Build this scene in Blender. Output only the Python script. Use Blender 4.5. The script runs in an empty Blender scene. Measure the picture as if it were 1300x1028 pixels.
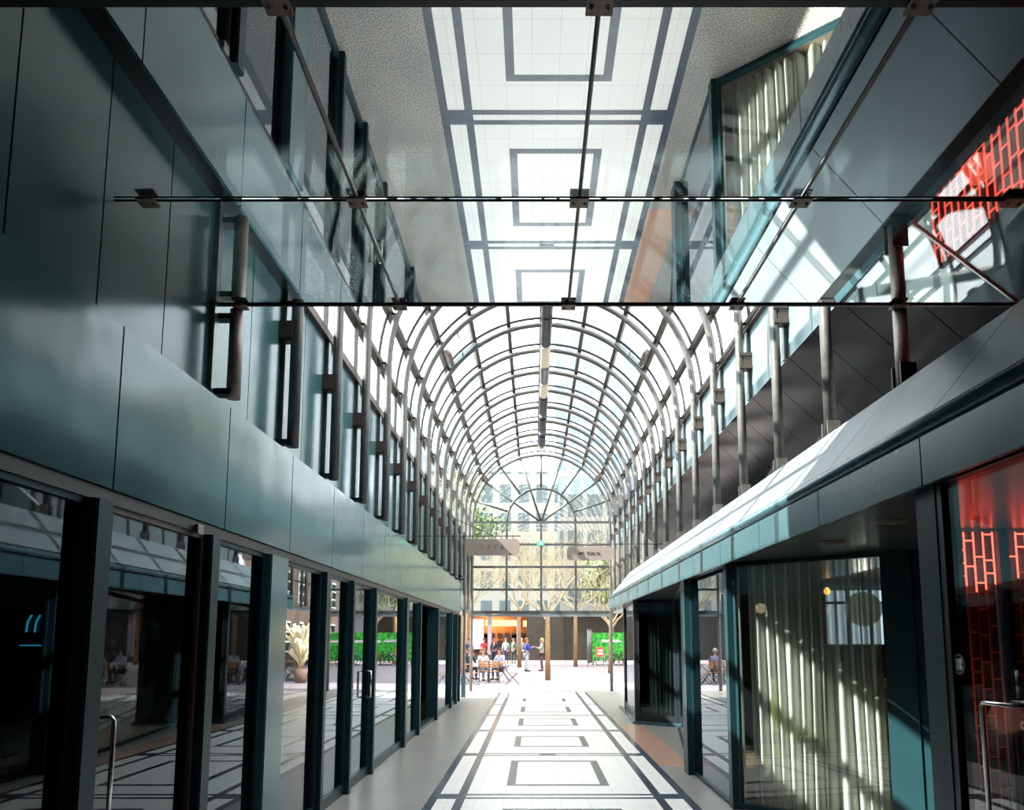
import bpy, math, random
from mathutils import Vector, Matrix
random.seed(7)
S = bpy.context.scene
C = S.collection
PI = math.pi

# ------------------------------------------------------------------ materials
def newmat(name):
    m = bpy.data.materials.new(name); m.use_nodes = True
    nt = m.node_tree
    for n in list(nt.nodes): nt.nodes.remove(n)
    out = nt.nodes.new('ShaderNodeOutputMaterial')
    return m, nt, out

def pbr(name, col, rough=0.5, metal=0.0, var=0.12, scale=3.0, bump=0.0, bscale=40.0, rvar=0.0,
        emis=None, estr=0.0, alpha=None, spec=0.5, stretch=None):
    m, nt, out = newmat(name)
    b = nt.nodes.new('ShaderNodeBsdfPrincipled')
    nt.links.new(b.outputs[0], out.inputs[0])
    tc = nt.nodes.new('ShaderNodeTexCoord')
    mp = nt.nodes.new('ShaderNodeMapping')
    nt.links.new(tc.outputs['Object'], mp.inputs[0])
    if stretch: mp.inputs['Scale'].default_value = stretch
    no = nt.nodes.new('ShaderNodeTexNoise'); no.inputs['Scale'].default_value = scale
    no.inputs['Detail'].default_value = 4
    nt.links.new(mp.outputs[0], no.inputs['Vector'])
    mr = nt.nodes.new('ShaderNodeMapRange')
    mr.inputs['From Min'].default_value = .3; mr.inputs['From Max'].default_value = .7
    mr.inputs['To Min'].default_value = 1 - var; mr.inputs['To Max'].default_value = 1 + var
    nt.links.new(no.outputs[0], mr.inputs[0])
    mx = nt.nodes.new('ShaderNodeVectorMath'); mx.operation = 'SCALE'
    mx.inputs[0].default_value = col
    nt.links.new(mr.outputs[0], mx.inputs['Scale'])
    nt.links.new(mx.outputs[0], b.inputs['Base Color'])
    b.inputs['Roughness'].default_value = rough
    if rvar:
        r2 = nt.nodes.new('ShaderNodeMapRange')
        r2.inputs['From Min'].default_value = .3; r2.inputs['From Max'].default_value = .7
        r2.inputs['To Min'].default_value = max(0, rough - rvar); r2.inputs['To Max'].default_value = rough + rvar
        nt.links.new(no.outputs[0], r2.inputs[0]); nt.links.new(r2.outputs[0], b.inputs['Roughness'])
    b.inputs['Metallic'].default_value = metal
    b.inputs['Specular IOR Level'].default_value = spec
    if bump:
        n2 = nt.nodes.new('ShaderNodeTexNoise'); n2.inputs['Scale'].default_value = bscale
        nt.links.new(tc.outputs['Object'], n2.inputs['Vector'])
        bp = nt.nodes.new('ShaderNodeBump'); bp.inputs['Strength'].default_value = bump
        bp.inputs['Distance'].default_value = .02 if bscale > 5 else .03
        nt.links.new(n2.outputs[0], bp.inputs['Height']); nt.links.new(bp.outputs[0], b.inputs['Normal'])
    if emis:
        b.inputs['Emission Color'].default_value = (*emis, 1); b.inputs['Emission Strength'].default_value = estr
    return m

def glassmat(name, tint=(.93, .97, .96), f0=.06, power=5.0, rough=0.0, refl=(1, 1, 1)):
    m, nt, out = newmat(name)
    lw = nt.nodes.new('ShaderNodeLayerWeight'); lw.inputs[0].default_value = .5
    pw = nt.nodes.new('ShaderNodeMath'); pw.operation = 'POWER'; pw.inputs[1].default_value = power
    nt.links.new(lw.outputs['Facing'], pw.inputs[0])
    ma = nt.nodes.new('ShaderNodeMath'); ma.operation = 'MULTIPLY_ADD'
    ma.inputs[1].default_value = 1 - f0; ma.inputs[2].default_value = f0
    nt.links.new(pw.outputs[0], ma.inputs[0])
    tr = nt.nodes.new('ShaderNodeBsdfTransparent'); tr.inputs[0].default_value = (*tint, 1)
    gl = nt.nodes.new('ShaderNodeBsdfGlossy'); gl.inputs['Roughness'].default_value = rough
    gl.inputs[0].default_value = (*refl, 1)
    mx = nt.nodes.new('ShaderNodeMixShader')
    nt.links.new(ma.outputs[0], mx.inputs[0]); nt.links.new(tr.outputs[0], mx.inputs[1])
    nt.links.new(gl.outputs[0], mx.inputs[2]); nt.links.new(mx.outputs[0], out.inputs[0])
    return m

def grid_stone(name, col, col2, joint, sx, sy, ox=0., oy=0., rough=.18, jw=.006, speck=0., sscale=90., spec=.5):
    """polished stone tiles: joints every sx, sy metres, clouded and speckled"""
    m, nt, out = newmat(name)
    N = nt.nodes.new; L = nt.links.new
    b = N('ShaderNodeBsdfPrincipled'); L(b.outputs[0], out.inputs[0])
    b.inputs['Roughness'].default_value = rough; b.inputs['Specular IOR Level'].default_value = spec
    tc = N('ShaderNodeNewGeometry'); sp = N('ShaderNodeSeparateXYZ'); L(tc.outputs['Position'], sp.inputs[0])
    def line(out_, s, o):
        a = N('ShaderNodeMath'); a.operation = 'ADD'; a.inputs[1].default_value = 100 * s - o; L(out_, a.inputs[0])
        w = N('ShaderNodeMath'); w.operation = 'MODULO'; w.inputs[1].default_value = s; L(a.outputs[0], w.inputs[0])
        c = N('ShaderNodeMath'); c.operation = 'LESS_THAN'; c.inputs[1].default_value = jw; L(w.outputs[0], c.inputs[0])
        return c.outputs[0]
    mxx = N('ShaderNodeMath'); mxx.operation = 'MAXIMUM'
    L(line(sp.outputs[0], sx, ox), mxx.inputs[0]); L(line(sp.outputs[1], sy, oy), mxx.inputs[1])
    no = N('ShaderNodeTexNoise'); no.inputs['Scale'].default_value = 1.3; no.inputs['Detail'].default_value = 5
    L(tc.outputs['Position'], no.inputs['Vector'])
    cr = N('ShaderNodeMixRGB'); cr.inputs[1].default_value = (*col, 1); cr.inputs[2].default_value = (*col2, 1)
    mr = N('ShaderNodeMapRange'); mr.inputs['From Min'].default_value = .35; mr.inputs['From Max'].default_value = .65
    L(no.outputs[0], mr.inputs[0]); L(mr.outputs[0], cr.inputs[0])
    last = cr.outputs[0]
    if speck:
        n2 = N('ShaderNodeTexNoise'); n2.inputs['Scale'].default_value = sscale; n2.inputs['Detail'].default_value = 2
        L(tc.outputs['Position'], n2.inputs['Vector'])
        m2 = N('ShaderNodeMapRange'); m2.inputs['From Min'].default_value = .4; m2.inputs['From Max'].default_value = .6
        m2.inputs['To Min'].default_value = 1 - speck; m2.inputs['To Max'].default_value = 1 + speck
        L(n2.outputs[0], m2.inputs[0])
        sc = N('ShaderNodeVectorMath'); sc.operation = 'SCALE'; L(last, sc.inputs[0]); L(m2.outputs[0], sc.inputs['Scale'])
        last = sc.outputs[0]
    j = N('ShaderNodeMixRGB'); j.inputs[2].default_value = (*joint, 1)
    L(mxx.outputs[0], j.inputs[0]); L(last, j.inputs[1]); L(j.outputs[0], b.inputs['Base Color'])
    return m

def facade_mat(name, wall, glass, pw, ph, fw=.22, fh=.3, metal=0.0):
    """far facades: procedural window bands inside one wall"""
    m, nt, out = newmat(name)
    N = nt.nodes.new; L = nt.links.new
    b = N('ShaderNodeBsdfPrincipled'); L(b.outputs[0], out.inputs[0]); b.inputs['Roughness'].default_value = .4
    g = N('ShaderNodeNewGeometry'); sp = N('ShaderNodeSeparateXYZ'); L(g.outputs['Position'], sp.inputs[0])
    ad = N('ShaderNodeMath'); ad.operation = 'ADD'; L(sp.outputs[0], ad.inputs[0]); L(sp.outputs[1], ad.inputs[1])
    def band(o, s, f):
        a = N('ShaderNodeMath'); a.operation = 'ADD'; a.inputs[1].default_value = 100 * s; L(o, a.inputs[0])
        w = N('ShaderNodeMath'); w.operation = 'MODULO'; w.inputs[1].default_value = s; L(a.outputs[0], w.inputs[0])
        c = N('ShaderNodeMath'); c.operation = 'LESS_THAN'; c.inputs[1].default_value = s * f; L(w.outputs[0], c.inputs[0])
        return c.outputs[0]
    mx = N('ShaderNodeMath'); mx.operation = 'MAXIMUM'
    L(band(ad.outputs[0], pw, fw), mx.inputs[0]); L(band(sp.outputs[2], ph, fh), mx.inputs[1])
    j = N('ShaderNodeMixRGB'); j.inputs[1].default_value = (*glass, 1); j.inputs[2].default_value = (*wall, 1)
    L(mx.outputs[0], j.inputs[0]); L(j.outputs[0], b.inputs['Base Color'])
    return m

M = {}
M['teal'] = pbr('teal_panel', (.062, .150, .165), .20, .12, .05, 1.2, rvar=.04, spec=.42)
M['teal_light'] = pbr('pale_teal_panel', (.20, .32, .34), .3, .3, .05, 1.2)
M['teal_sheen'] = pbr('teal_fascia_panel', (.050, .150, .168), .14, .12, .04, .8, rvar=.03, bump=.2, bscale=1.6, spec=.42)
M['teal_dark'] = pbr('dark_teal_frame', (.009, .035, .043), .38, .15, .08, spec=.25)
M['slate'] = pbr('slate_blue_panel', (.042, .090, .105), .26, .2, .06, 1.0, rvar=.05)
M['ledge'] = pbr('grey_metal_ledge', (.150, .185, .198), .34, .35, .06, 1.5, rvar=.06)
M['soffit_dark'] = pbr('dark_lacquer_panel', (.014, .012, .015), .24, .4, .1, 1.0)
M['black'] = pbr('black_metal', (.012, .015, .018), .4, .3, .2)
M['joint'] = pbr('joint_black', (.008, .010, .012), .7, 0, .1)
M['steel_dark'] = pbr('grey_glazing_bar', (.055, .056, .055), .45, .3, .12, 9)
M['steel'] = pbr('galvanised_tube', (.115, .110, .102), .42, .3, .16, 14., rvar=.08)
M['steel_warm_lit'] = pbr('warm_lit_tube', (.36, .30, .26), .42, .2, .2, 14., rvar=.08)  # post tube steel, the warm light on the posts mixed into its colour
M['steel_lt'] = pbr('light_steel', (.22, .225, .22), .35, .6, .1, 8)
M['purlin'] = pbr('bronze_grey_bar', (.050, .040, .028), .42, .4, .15, 9)
M['brown'] = pbr('brown_sill', (.085, .055, .045), .45, .3, .15, 6)
M['clamp'] = pbr('weathered_clamp', (.17, .13, .11), .5, .5, .25, 40)
M['rod'] = pbr('dark_rod', (.07, .055, .045), .4, .6, .25, 30)
M['chrome'] = pbr('chrome', (.75, .75, .75), .12, 1, .03)
M['white'] = pbr('white_paint', (.78, .78, .76), .5, 0, .05)
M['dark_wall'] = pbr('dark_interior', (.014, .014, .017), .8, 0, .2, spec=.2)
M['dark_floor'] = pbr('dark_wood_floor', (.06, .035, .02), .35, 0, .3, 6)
M['rec_soffit'] = pbr('olive_metal_soffit', (.030, .040, .036), .30, .3, .08, 1.0)
M['sign'] = pbr('taupe_sign', (.27, .21, .18), .5, .1, .06, 8)
M['ink'] = pbr('sign_ink', (.02, .02, .02), .6)
M['ink_grey'] = pbr('sign_letter_grey', (.14, .11, .10), .5)
M['canopy'] = glassmat('canopy_glass', (.72, .80, .78), .86, 3.0, refl=(.96, .97, .96))
M['vault_glass'] = glassmat('vault_glass', (.90, .95, .95), .05, 5)
M['shop_glass'] = glassmat('shop_glass', (.36, .42, .43), .03, 3.9, refl=(.9, .95, 1))
M['clear_glass'] = glassmat('clear_glass', (.93, .96, .95), .07, 4)
M['cream'] = grid_stone('cream_marble', (.83, .79, .75), (.80, .765, .73), (.50, .47, .44), .30, .46, .28, 0, .3, .004, spec=.3)
M['slate_stone'] = grid_stone('blue_slate_inlay', (.050, .062, .088), (.065, .078, .105), (.12, .13, .15), .47, .47, 0, 0, .2, .003)
M['granite'] = grid_stone('speckled_granite', (.29, .27, .235), (.235, .225, .21), (.16, .155, .15), 3., 1.45, 0, .3, .3, .005, .55, 70)
M['pink_lit_granite'] = grid_stone('pink_lit_granite', (.50, .26, .18), (.42, .27, .20), (.25, .18, .14), 3., .62, 0, 0, .25, .006, .12, 60)  # granite with the pink reflected light painted into its colour
M['paving'] = grid_stone('plaza_paving', (.27, .235, .24), (.245, .215, .225), (.15, .13, .13), .9, .9, 0, 0, .6, .02, .06, 20)
M['wood'] = pbr('oiled_slats', (.34, .14, .05), .45, 0, .3, 5, stretch=(1, 12, 12))
M['iron'] = pbr('dark_iron', (.02, .018, .018), .4, .6, .1)
M['bark'] = pbr('golden_bark', (.24, .14, .06), .8, 0, .3, 12, bump=.4)
M['twig'] = pbr('pale_twig', (.50, .40, .25), .8, 0, .2, 9)
M['leaf'] = pbr('evergreen_leaf', (.05, .11, .035), .6, 0, .5, 3)
M['leaf2'] = pbr('spring_leaf', (.12, .19, .055), .6, 0, .4, 3)
M['pampas'] = pbr('cream_plumes', (.78, .66, .42), .9, 0, .2, 8)
M['hedge'] = pbr('green_hoarding', (.03, .36, .03), .6, 0, .75, 5)
M['red'] = pbr('red_panel', (.80, .09, .03), .5)
M['neon'] = pbr('red_neon', (.9, .05, .03), .4, 0, .02, emis=(1., .075, .045), estr=3.2)
M['neon_up'] = pbr('red_neon_soft', (.9, .08, .05), .4, 0, .02, emis=(1., .10, .06), estr=.7)
M['copper'] = pbr('copper_lattice', (.60, .13, .07), .4, .1, .25, 9)
M['dark_red'] = pbr('dark_red_wall', (.05, .006, .006), .6, 0, .3)
M['curtain'] = None
M['mustard'] = pbr('mustard_upholstery', (.60, .50, .10), .8, 0, .45, 24, bump=.5)
M['globe'] = pbr('paper_globe', (.45, .50, .40), .8, 0, .05, emis=(.62, .72, .56), estr=.13)
M['amber'] = pbr('amber_bulb', (.9, .5, .1), .4, 0, .02, emis=(1., .42, .08), estr=3)
M['warm'] = pbr('warm_shop_interior', (.40, .16, .045), .6, 0, .4, 1.5)
M['warm_lamp'] = pbr('warm_strip_lamp', (.6, .4, .2), .6, 0, .1, 1, emis=(1., .55, .2), estr=.6)
M['exit'] = pbr('exit_sign_green', (.03, .4, .15), .5, 0, .02, emis=(.05, .9, .3), estr=.45)
M['teal_glow'] = pbr('cyan_neon', (.02, .6, .7), .5, 0, .02, emis=(.02, .7, .9), estr=.9)
M['facade_pale'] = facade_mat('pale_stone_facade', (.25, .235, .21), (.07, .09, .10), 1.5, 2.4, .38, .36)
M['facade_blue'] = facade_mat('blue_glass_facade', (.42, .44, .46), (.22, .29, .38), 1.9, 3.4, .22, .25)
M['facade_conc'] = facade_mat('concrete_office_facade', (.17, .16, .14), (.06, .07, .07), 1.6, 3.5, .22, .32)
M['brick'] = pbr('pale_brick', (.13, .085, .065), .8, 0, .2, 6)
M['bronze_dark'] = pbr('bronze_ground_floor', (.026, .022, .016), .35, .3, .2, 2)
M['pillar_lilac'] = pbr('mauve_pillar', (.17, .145, .175), .6)
M['drum'] = pbr('dark_blue_drum', (.018, .026, .042), .45, .15, .1)
M['lampglass'] = pbr('frosted_lamp', (.45, .38, .30), .4, 0, .03, emis=(1, .8, .55), estr=.18)
M['skin'] = pbr('skin', (.36, .20, .14), .6)
M['parasol'] = pbr('parasol_cloth', (.33, .27, .22), .8)
M['parasol_red'] = pbr('parasol_red_cloth', (.33, .05, .04), .8)
M['terracotta'] = pbr('planter_clay', (.20, .12, .09), .8)

def curtain_mat():
    m, nt, out = newmat('sheer_curtain')
    N = nt.nodes.new; L = nt.links.new
    d = N('ShaderNodeBsdfDiffuse'); d.inputs[0].default_value = (.64, .64, .60, 1)
    t = N('ShaderNodeBsdfTranslucent'); t.inputs[0].default_value = (.6, .6, .5, 1)
    tr = N('ShaderNodeBsdfTransparent'); tr.inputs[0].default_value = (.92, .95, .9, 1)
    a = N('ShaderNodeMixShader'); a.inputs[0].default_value = .3
    L(d.outputs[0], a.inputs[1]); L(t.outputs[0], a.inputs[2])
    b = N('ShaderNodeMixShader')
    lw = N('ShaderNodeLayerWeight'); lw.inputs[0].default_value = .5
    mr = N('ShaderNodeMapRange'); mr.inputs['To Min'].default_value = .46; mr.inputs['To Max'].default_value = .97
    mr.inputs['From Max'].default_value = .55
    L(lw.outputs['Facing'], mr.inputs[0]); L(mr.outputs[0], b.inputs[0])
    L(tr.outputs[0], b.inputs[1]); L(a.outputs[0], b.inputs[2]); L(b.outputs[0], out.inputs[0])
    return m
M['curtain'] = curtain_mat()
_cols = {}
def cloth(c):
    if c not in _cols: _cols[c] = pbr('cloth_%d' % len(_cols), tuple(.5 * q for q in c), .85, 0, .12, 12)
    return _cols[c]

# ------------------------------------------------------------------ mesh builder
class MB:
    def __init__(s): s.v = []; s.f = []; s.m = []; s.sm = []
    def face(s, idx, mi=0, smooth=False): s.f.append(tuple(idx)); s.m.append(mi); s.sm.append(smooth)
    def poly(s, pts, mi=0):
        n = len(s.v); s.v += [tuple(p) for p in pts]; s.face(range(n, n + len(pts)), mi)
    def box(s, x0, x1, y0, y1, z0, z1, mi=0, mat=None):
        n = len(s.v)
        pts = [(x0, y0, z0), (x1, y0, z0), (x1, y1, z0), (x0, y1, z0), (x0, y0, z1), (x1, y0, z1), (x1, y1, z1), (x0, y1, z1)]
        if mat is not None: pts = [tuple(mat @ Vector(p)) for p in pts]
        s.v += pts
        for q in ((0, 3, 2, 1), (4, 5, 6, 7), (0, 1, 5, 4), (1, 2, 6, 5), (2, 3, 7, 6), (3, 0, 4, 7)):
            s.face([n + i for i in q], mi)
        return s
    def prism(s, pts2, a0, a1, axis='y', mi=0):
        """closed outline pts2 swept along an axis (y: pts are x,z ; z: pts are x,y ; x: pts are y,z)"""
        n = len(s.v); k = len(pts2)
        def P(p, a): return (p[0], a, p[1]) if axis == 'y' else ((p[0], p[1], a) if axis == 'z' else (a, p[0], p[1]))
        s.v += [P(p, a0) for p in pts2] + [P(p, a1) for p in pts2]
        s.face([n + i for i in range(k)], mi); s.face([n + k + i for i in reversed(range(k))], mi)
        for i in range(k):
            j = (i + 1) % k
            s.face([n + i, n + k + i, n + k + j, n + j], mi)
        return s
    def tube(s, pts, r, n=10, mi=0, closed=False, caps=True, flat=None):
        pts = [Vector(p) for p in pts]; K = len(pts)
        rr = r if isinstance(r, (list, tuple)) else [r] * K
        base = len(s.v); up = None
        for i in range(K):
            if closed: t = (pts[(i + 1) % K] - pts[i - 1])
            else: t = pts[min(i + 1, K - 1)] - pts[max(i - 1, 0)]
            if t.length < 1e-9: t = Vector((0, 0, 1))
            t.normalize()
            if up is None:
                up = Vector((0, 0, 1)) if abs(t.z) < .9 else Vector((1, 0, 0))
            a = t.cross(up)
            if a.length < 1e-6: a = t.cross(Vector((0, 1, 0)))
            a.normalize(); up = a.cross(t).normalized()
            for k in range(n):
                th = 2 * PI * k / n
                s.v.append(tuple(pts[i] + (a * math.cos(th) + up * math.sin(th) * (flat or 1)) * rr[i]))
        for i in range(K if closed else K - 1):
            j = (i + 1) % K
            for k in range(n):
                l = (k + 1) % n
                s.face([base + i * n + k, base + i * n + l, base + j * n + l, base + j * n + k], mi, True)
        if not closed and caps:
            s.face([base + k for k in reversed(range(n))], mi); s.face([base + (K - 1) * n + k for k in range(n)], mi)
        return s
    def lathe(s, prof, c=(0, 0, 0), n=16, mi=0, axis='z'):
        base = len(s.v)
        for r, h in prof:
            for k in range(n):
                th = 2 * PI * k / n
                p = (r * math.cos(th), r * math.sin(th), h)
                if axis == 'y': p = (p[0], p[2], p[1])
                s.v.append((c[0] + p[0], c[1] + p[1], c[2] + p[2]))
        for i in range(len(prof) - 1):
            for k in range(n):
                l = (k + 1) % n
                s.face([base + i * n + k, base + i * n + l, base + (i + 1) * n + l, base + (i + 1) * n + k], mi, True)
        return s
    def build(s, name, mats, parent=None, kind=None, bevel=0):
        me = bpy.data.meshes.new(name)
        xs = [v[0] for v in s.v]; ys = [v[1] for v in s.v]; zs = [v[2] for v in s.v]
        o = Vector(((min(xs) + max(xs)) / 2, (min(ys) + max(ys)) / 2, min(zs)))
        me.from_pydata([(v[0] - o.x, v[1] - o.y, v[2] - o.z) for v in s.v], [], s.f)
        for m in (mats if isinstance(mats, (list, tuple)) else [mats]): me.materials.append(m)
        me.polygons.foreach_set('material_index', s.m)
        me.polygons.foreach_set('use_smooth', s.sm)
        me.update()
        ob = bpy.data.objects.new(name, me); C.objects.link(ob)
        ob.location = o
        if parent is not None:
            p = parent; off = Vector((0, 0, 0))
            while p is not None: off += p.location; p = p.parent
            ob.parent = parent; ob.location = o - off
        if kind: ob['kind'] = kind
        if bevel:
            b = ob.modifiers.new('Bevel', 'BEVEL'); b.width = bevel; b.segments = 2; b.limit_method = 'ANGLE'
        return ob

def thing(name, label, cat, loc=(0, 0, 0), group=None, kind=None):
    o = bpy.data.objects.new(name, None); C.objects.link(o); o.location = loc; o.empty_display_size = .2
    if kind: o['kind'] = kind
    else: o['label'] = label; o['category'] = cat
    if group: o['group'] = group
    return o
def tag(o, label, cat, group=None, kind=None):
    o['label'] = label; o['category'] = cat
    if group: o['group'] = group
    if kind: o['kind'] = kind
    return o
def struct(name, loc=(0, 0, 0)): return thing(name, '', '', loc, kind='structure')
def kids(o): return [c for c in bpy.data.objects if c.parent == o]
def copy_tree(o, parent=None):
    c = o.copy(); C.objects.link(c)
    if parent is not None: c.parent = parent
    for ch in kids(o): copy_tree(ch, c)
    return c
def dup(o, loc, rz, label, group=None, scale=1.0):
    c = copy_tree(o); c.location = loc; c.rotation_euler.z = rz; c['label'] = label
    c.scale = (scale,) * 3
    if group: c['group'] = group
    return c
def ORD(i): return ['first', 'second', 'third', 'fourth', 'fifth', 'sixth', 'seventh', 'eighth', 'ninth', 'tenth', 'eleventh',
                    'twelfth', 'thirteenth', 'fourteenth', 'fifteenth', 'sixteenth'][i]

# ------------------------------------------------------------------ measures
XL, XR, XC = -2.08, 2.56, .24
RB = [4.92 + 1.328 * k for k in range(16)]        # rib positions
YG = RB[15]
ZS = 5.62                                         # spring line
RIB, RGL = 2.32, 2.46

# ------------------------------------------------------------------ floor
def cuts(*a): return sorted(set(round(x, 4) for x in a))
def floor_mesh():
    c = .28; ho = 1.41; st = .095; gp = .20
    a = [c - ho, c - ho + st, c - ho + st + gp, c - ho + 2 * st + gp]
    b = [2 * c - x for x in a]
    sq = [c - .6, c - .5, c + .5, c + .6]
    X = cuts(-2.13, *a, *b, *sq, 2.0, 2.14, -6.2, 7.2)
    cross = [-2.9, -.15, 2.6, 5.4, 8.35, 11.3, 14.2, 17.0, 19.8, 22.5]
    sqs = [(-2.3, -.8), (.5, 2.), (3.2, 4.8), (5.95, 7.76), (8.93, 10.75), (12.1, 13.4), (15.0, 16.35), (17.75, 19.15), (20.7, 21.85)]
    Y = [-4., 10.3, 15.2, 24.2, 24.9]
    for q in cross: Y += [q - .13, q - .045, q + .045, q + .13]
    for p, q in sqs: Y += [p, p + .1, q - .1, q]
    Y = cuts(*Y)
    mb = MB()
    for i in range(len(X) - 1):
        for j in range(len(Y) - 1):
            x = (X[i] + X[i + 1]) / 2; y = (Y[j] + Y[j + 1]) / 2
            ad = abs(x - c); m = 0
            if x < -2.13 or x > 2.14: m = 4 if (x < -2.13 or y < 7 or y > 15) else 4
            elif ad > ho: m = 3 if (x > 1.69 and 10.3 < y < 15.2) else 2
            elif y > 24.2: m = 2
            else:
                incr = any(abs(y - q) < .13 for q in cross); mid = any(abs(y - q) < .045 for q in cross)
                if ad > ho - st: m = 1
                elif ad > ho - st - gp: m = 1 if incr else 0
                elif ad > ho - 2 * st - gp: m = 1
                elif incr and not mid: m = 1
                elif ad < .6:
                    for p, q in sqs:
                        if p < y < q and (ad > .5 or y < p + .1 or y > q - .1): m = 1
            mb.poly([(X[i], Y[j], 0), (X[i + 1], Y[j], 0), (X[i + 1], Y[j + 1], 0), (X[i], Y[j + 1], 0)], m)
    # slab under the paving
    mb.box(-6.2, 7.2, -4, 24.9, -.2, -.004, 2)
    return mb
# recess floor at the right bays is stone, so the stone runs to the shop lines
fl = floor_mesh().build('floor', [M['cream'], M['slate_stone'], M['granite'], M['pink_lit_granite'], M['granite']], kind='structure')
mb = MB(); mb.box(-45, 60, 24.9, 120, -.22, -.012); mb.box(-45, 60, -45, -4, -.22, -.012)
mb.box(-45, -6.2, -4, 24.9, -.22, -.012); mb.box(7.2, 60, -4, 24.9, -.22, -.012)
mb.build('plaza_paving', M['paving'], kind='structure')
# drain grate and brass floor plates
g = thing('floor_drain', 'small slotted metal drain grate in the crossing bands of the cream floor', 'drain', (.2, 11.3, .001))
mb = MB(); mb.box(.08, .32, 11.27, 11.33, .0, .003); mb.build('grate', M['ink'], g)
mb = MB()
for i in range(7): mb.box(.09 + i * .033, .105 + i * .033, 11.272, 11.328, .003, .006)
mb.build('slot_bars', M['steel_lt'], g)

# ------------------------------------------------------------------ left side
def panel_run(mb, X, t, y0, y1, z0, z1, step, org, gap=.012, mi=0):
    """vertical cladding panels with shadow gaps; X outer face, t thickness (sign = into the wall)"""
    k = math.floor((y0 - org) / step); y = org + k * step
    while y < y1:
        a = max(y, y0) + gap / 2; b = min(y + step, y1) - gap / 2
        if b - a > .03: mb.box(min(X, X + t), max(X, X + t), a, b, z0, z1, mi)
        y += step
mb = MB()
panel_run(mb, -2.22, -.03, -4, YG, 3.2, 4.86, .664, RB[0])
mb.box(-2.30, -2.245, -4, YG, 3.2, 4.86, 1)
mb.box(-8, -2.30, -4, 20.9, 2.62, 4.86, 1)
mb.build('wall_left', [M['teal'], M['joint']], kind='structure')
mb = MB(); mb.box(-2.40, -2.17, 4.6, YG, 4.86, 4.95); mb.build('trim_1', M['brown'], kind='structure')
# left fascia and the ledge on it
mb = MB(); panel_run(mb, -2.07, -.025, -4, 20.9, 2.43, 3.27, 1.328, RB[0], .014)
mb.box(-2.11, -2.093, -4, 20.9, 2.44, 3.26, 1)
mb.build('trim_2', [M['teal_sheen'], M['joint']], kind='structure')
mb = MB(); mb.box(-2.26, -2.093, -4, 20.9, 3.22, 3.25); mb.box(-2.26, -2.12, -4, 20.9, 2.6, 2.62); mb.box(-2.115,-2.095,20.86,20.9,2.45,3.2)
mb.build('trim_3', M['black'], kind='structure')
# storefront head + soffit lip
mb = MB(); mb.box(-2.24, -2.085, -4, 20.9, 2.36, 2.425); mb.build('trim_4', pbr('dark_brown_head', (.032, .024, .022), .45, .2, .1), kind='structure')
mb = MB(); mb.box(-2.24, -2.10, -4, 20.9, 0, .07); mb.build('baseboard_left', M['teal_dark'], kind='structure')
# interior shell on the left
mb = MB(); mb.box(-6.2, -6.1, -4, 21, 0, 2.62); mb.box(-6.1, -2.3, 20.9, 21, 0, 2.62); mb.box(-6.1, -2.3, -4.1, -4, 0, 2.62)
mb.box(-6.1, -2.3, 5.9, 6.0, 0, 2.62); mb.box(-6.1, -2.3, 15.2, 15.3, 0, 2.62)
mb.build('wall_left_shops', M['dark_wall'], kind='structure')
mb = MB(); mb.box(-6.1, -2.14, -4, 20.9, .0, .012); mb.build('floor_left_shops', M['dark_floor'], kind='structure')
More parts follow.
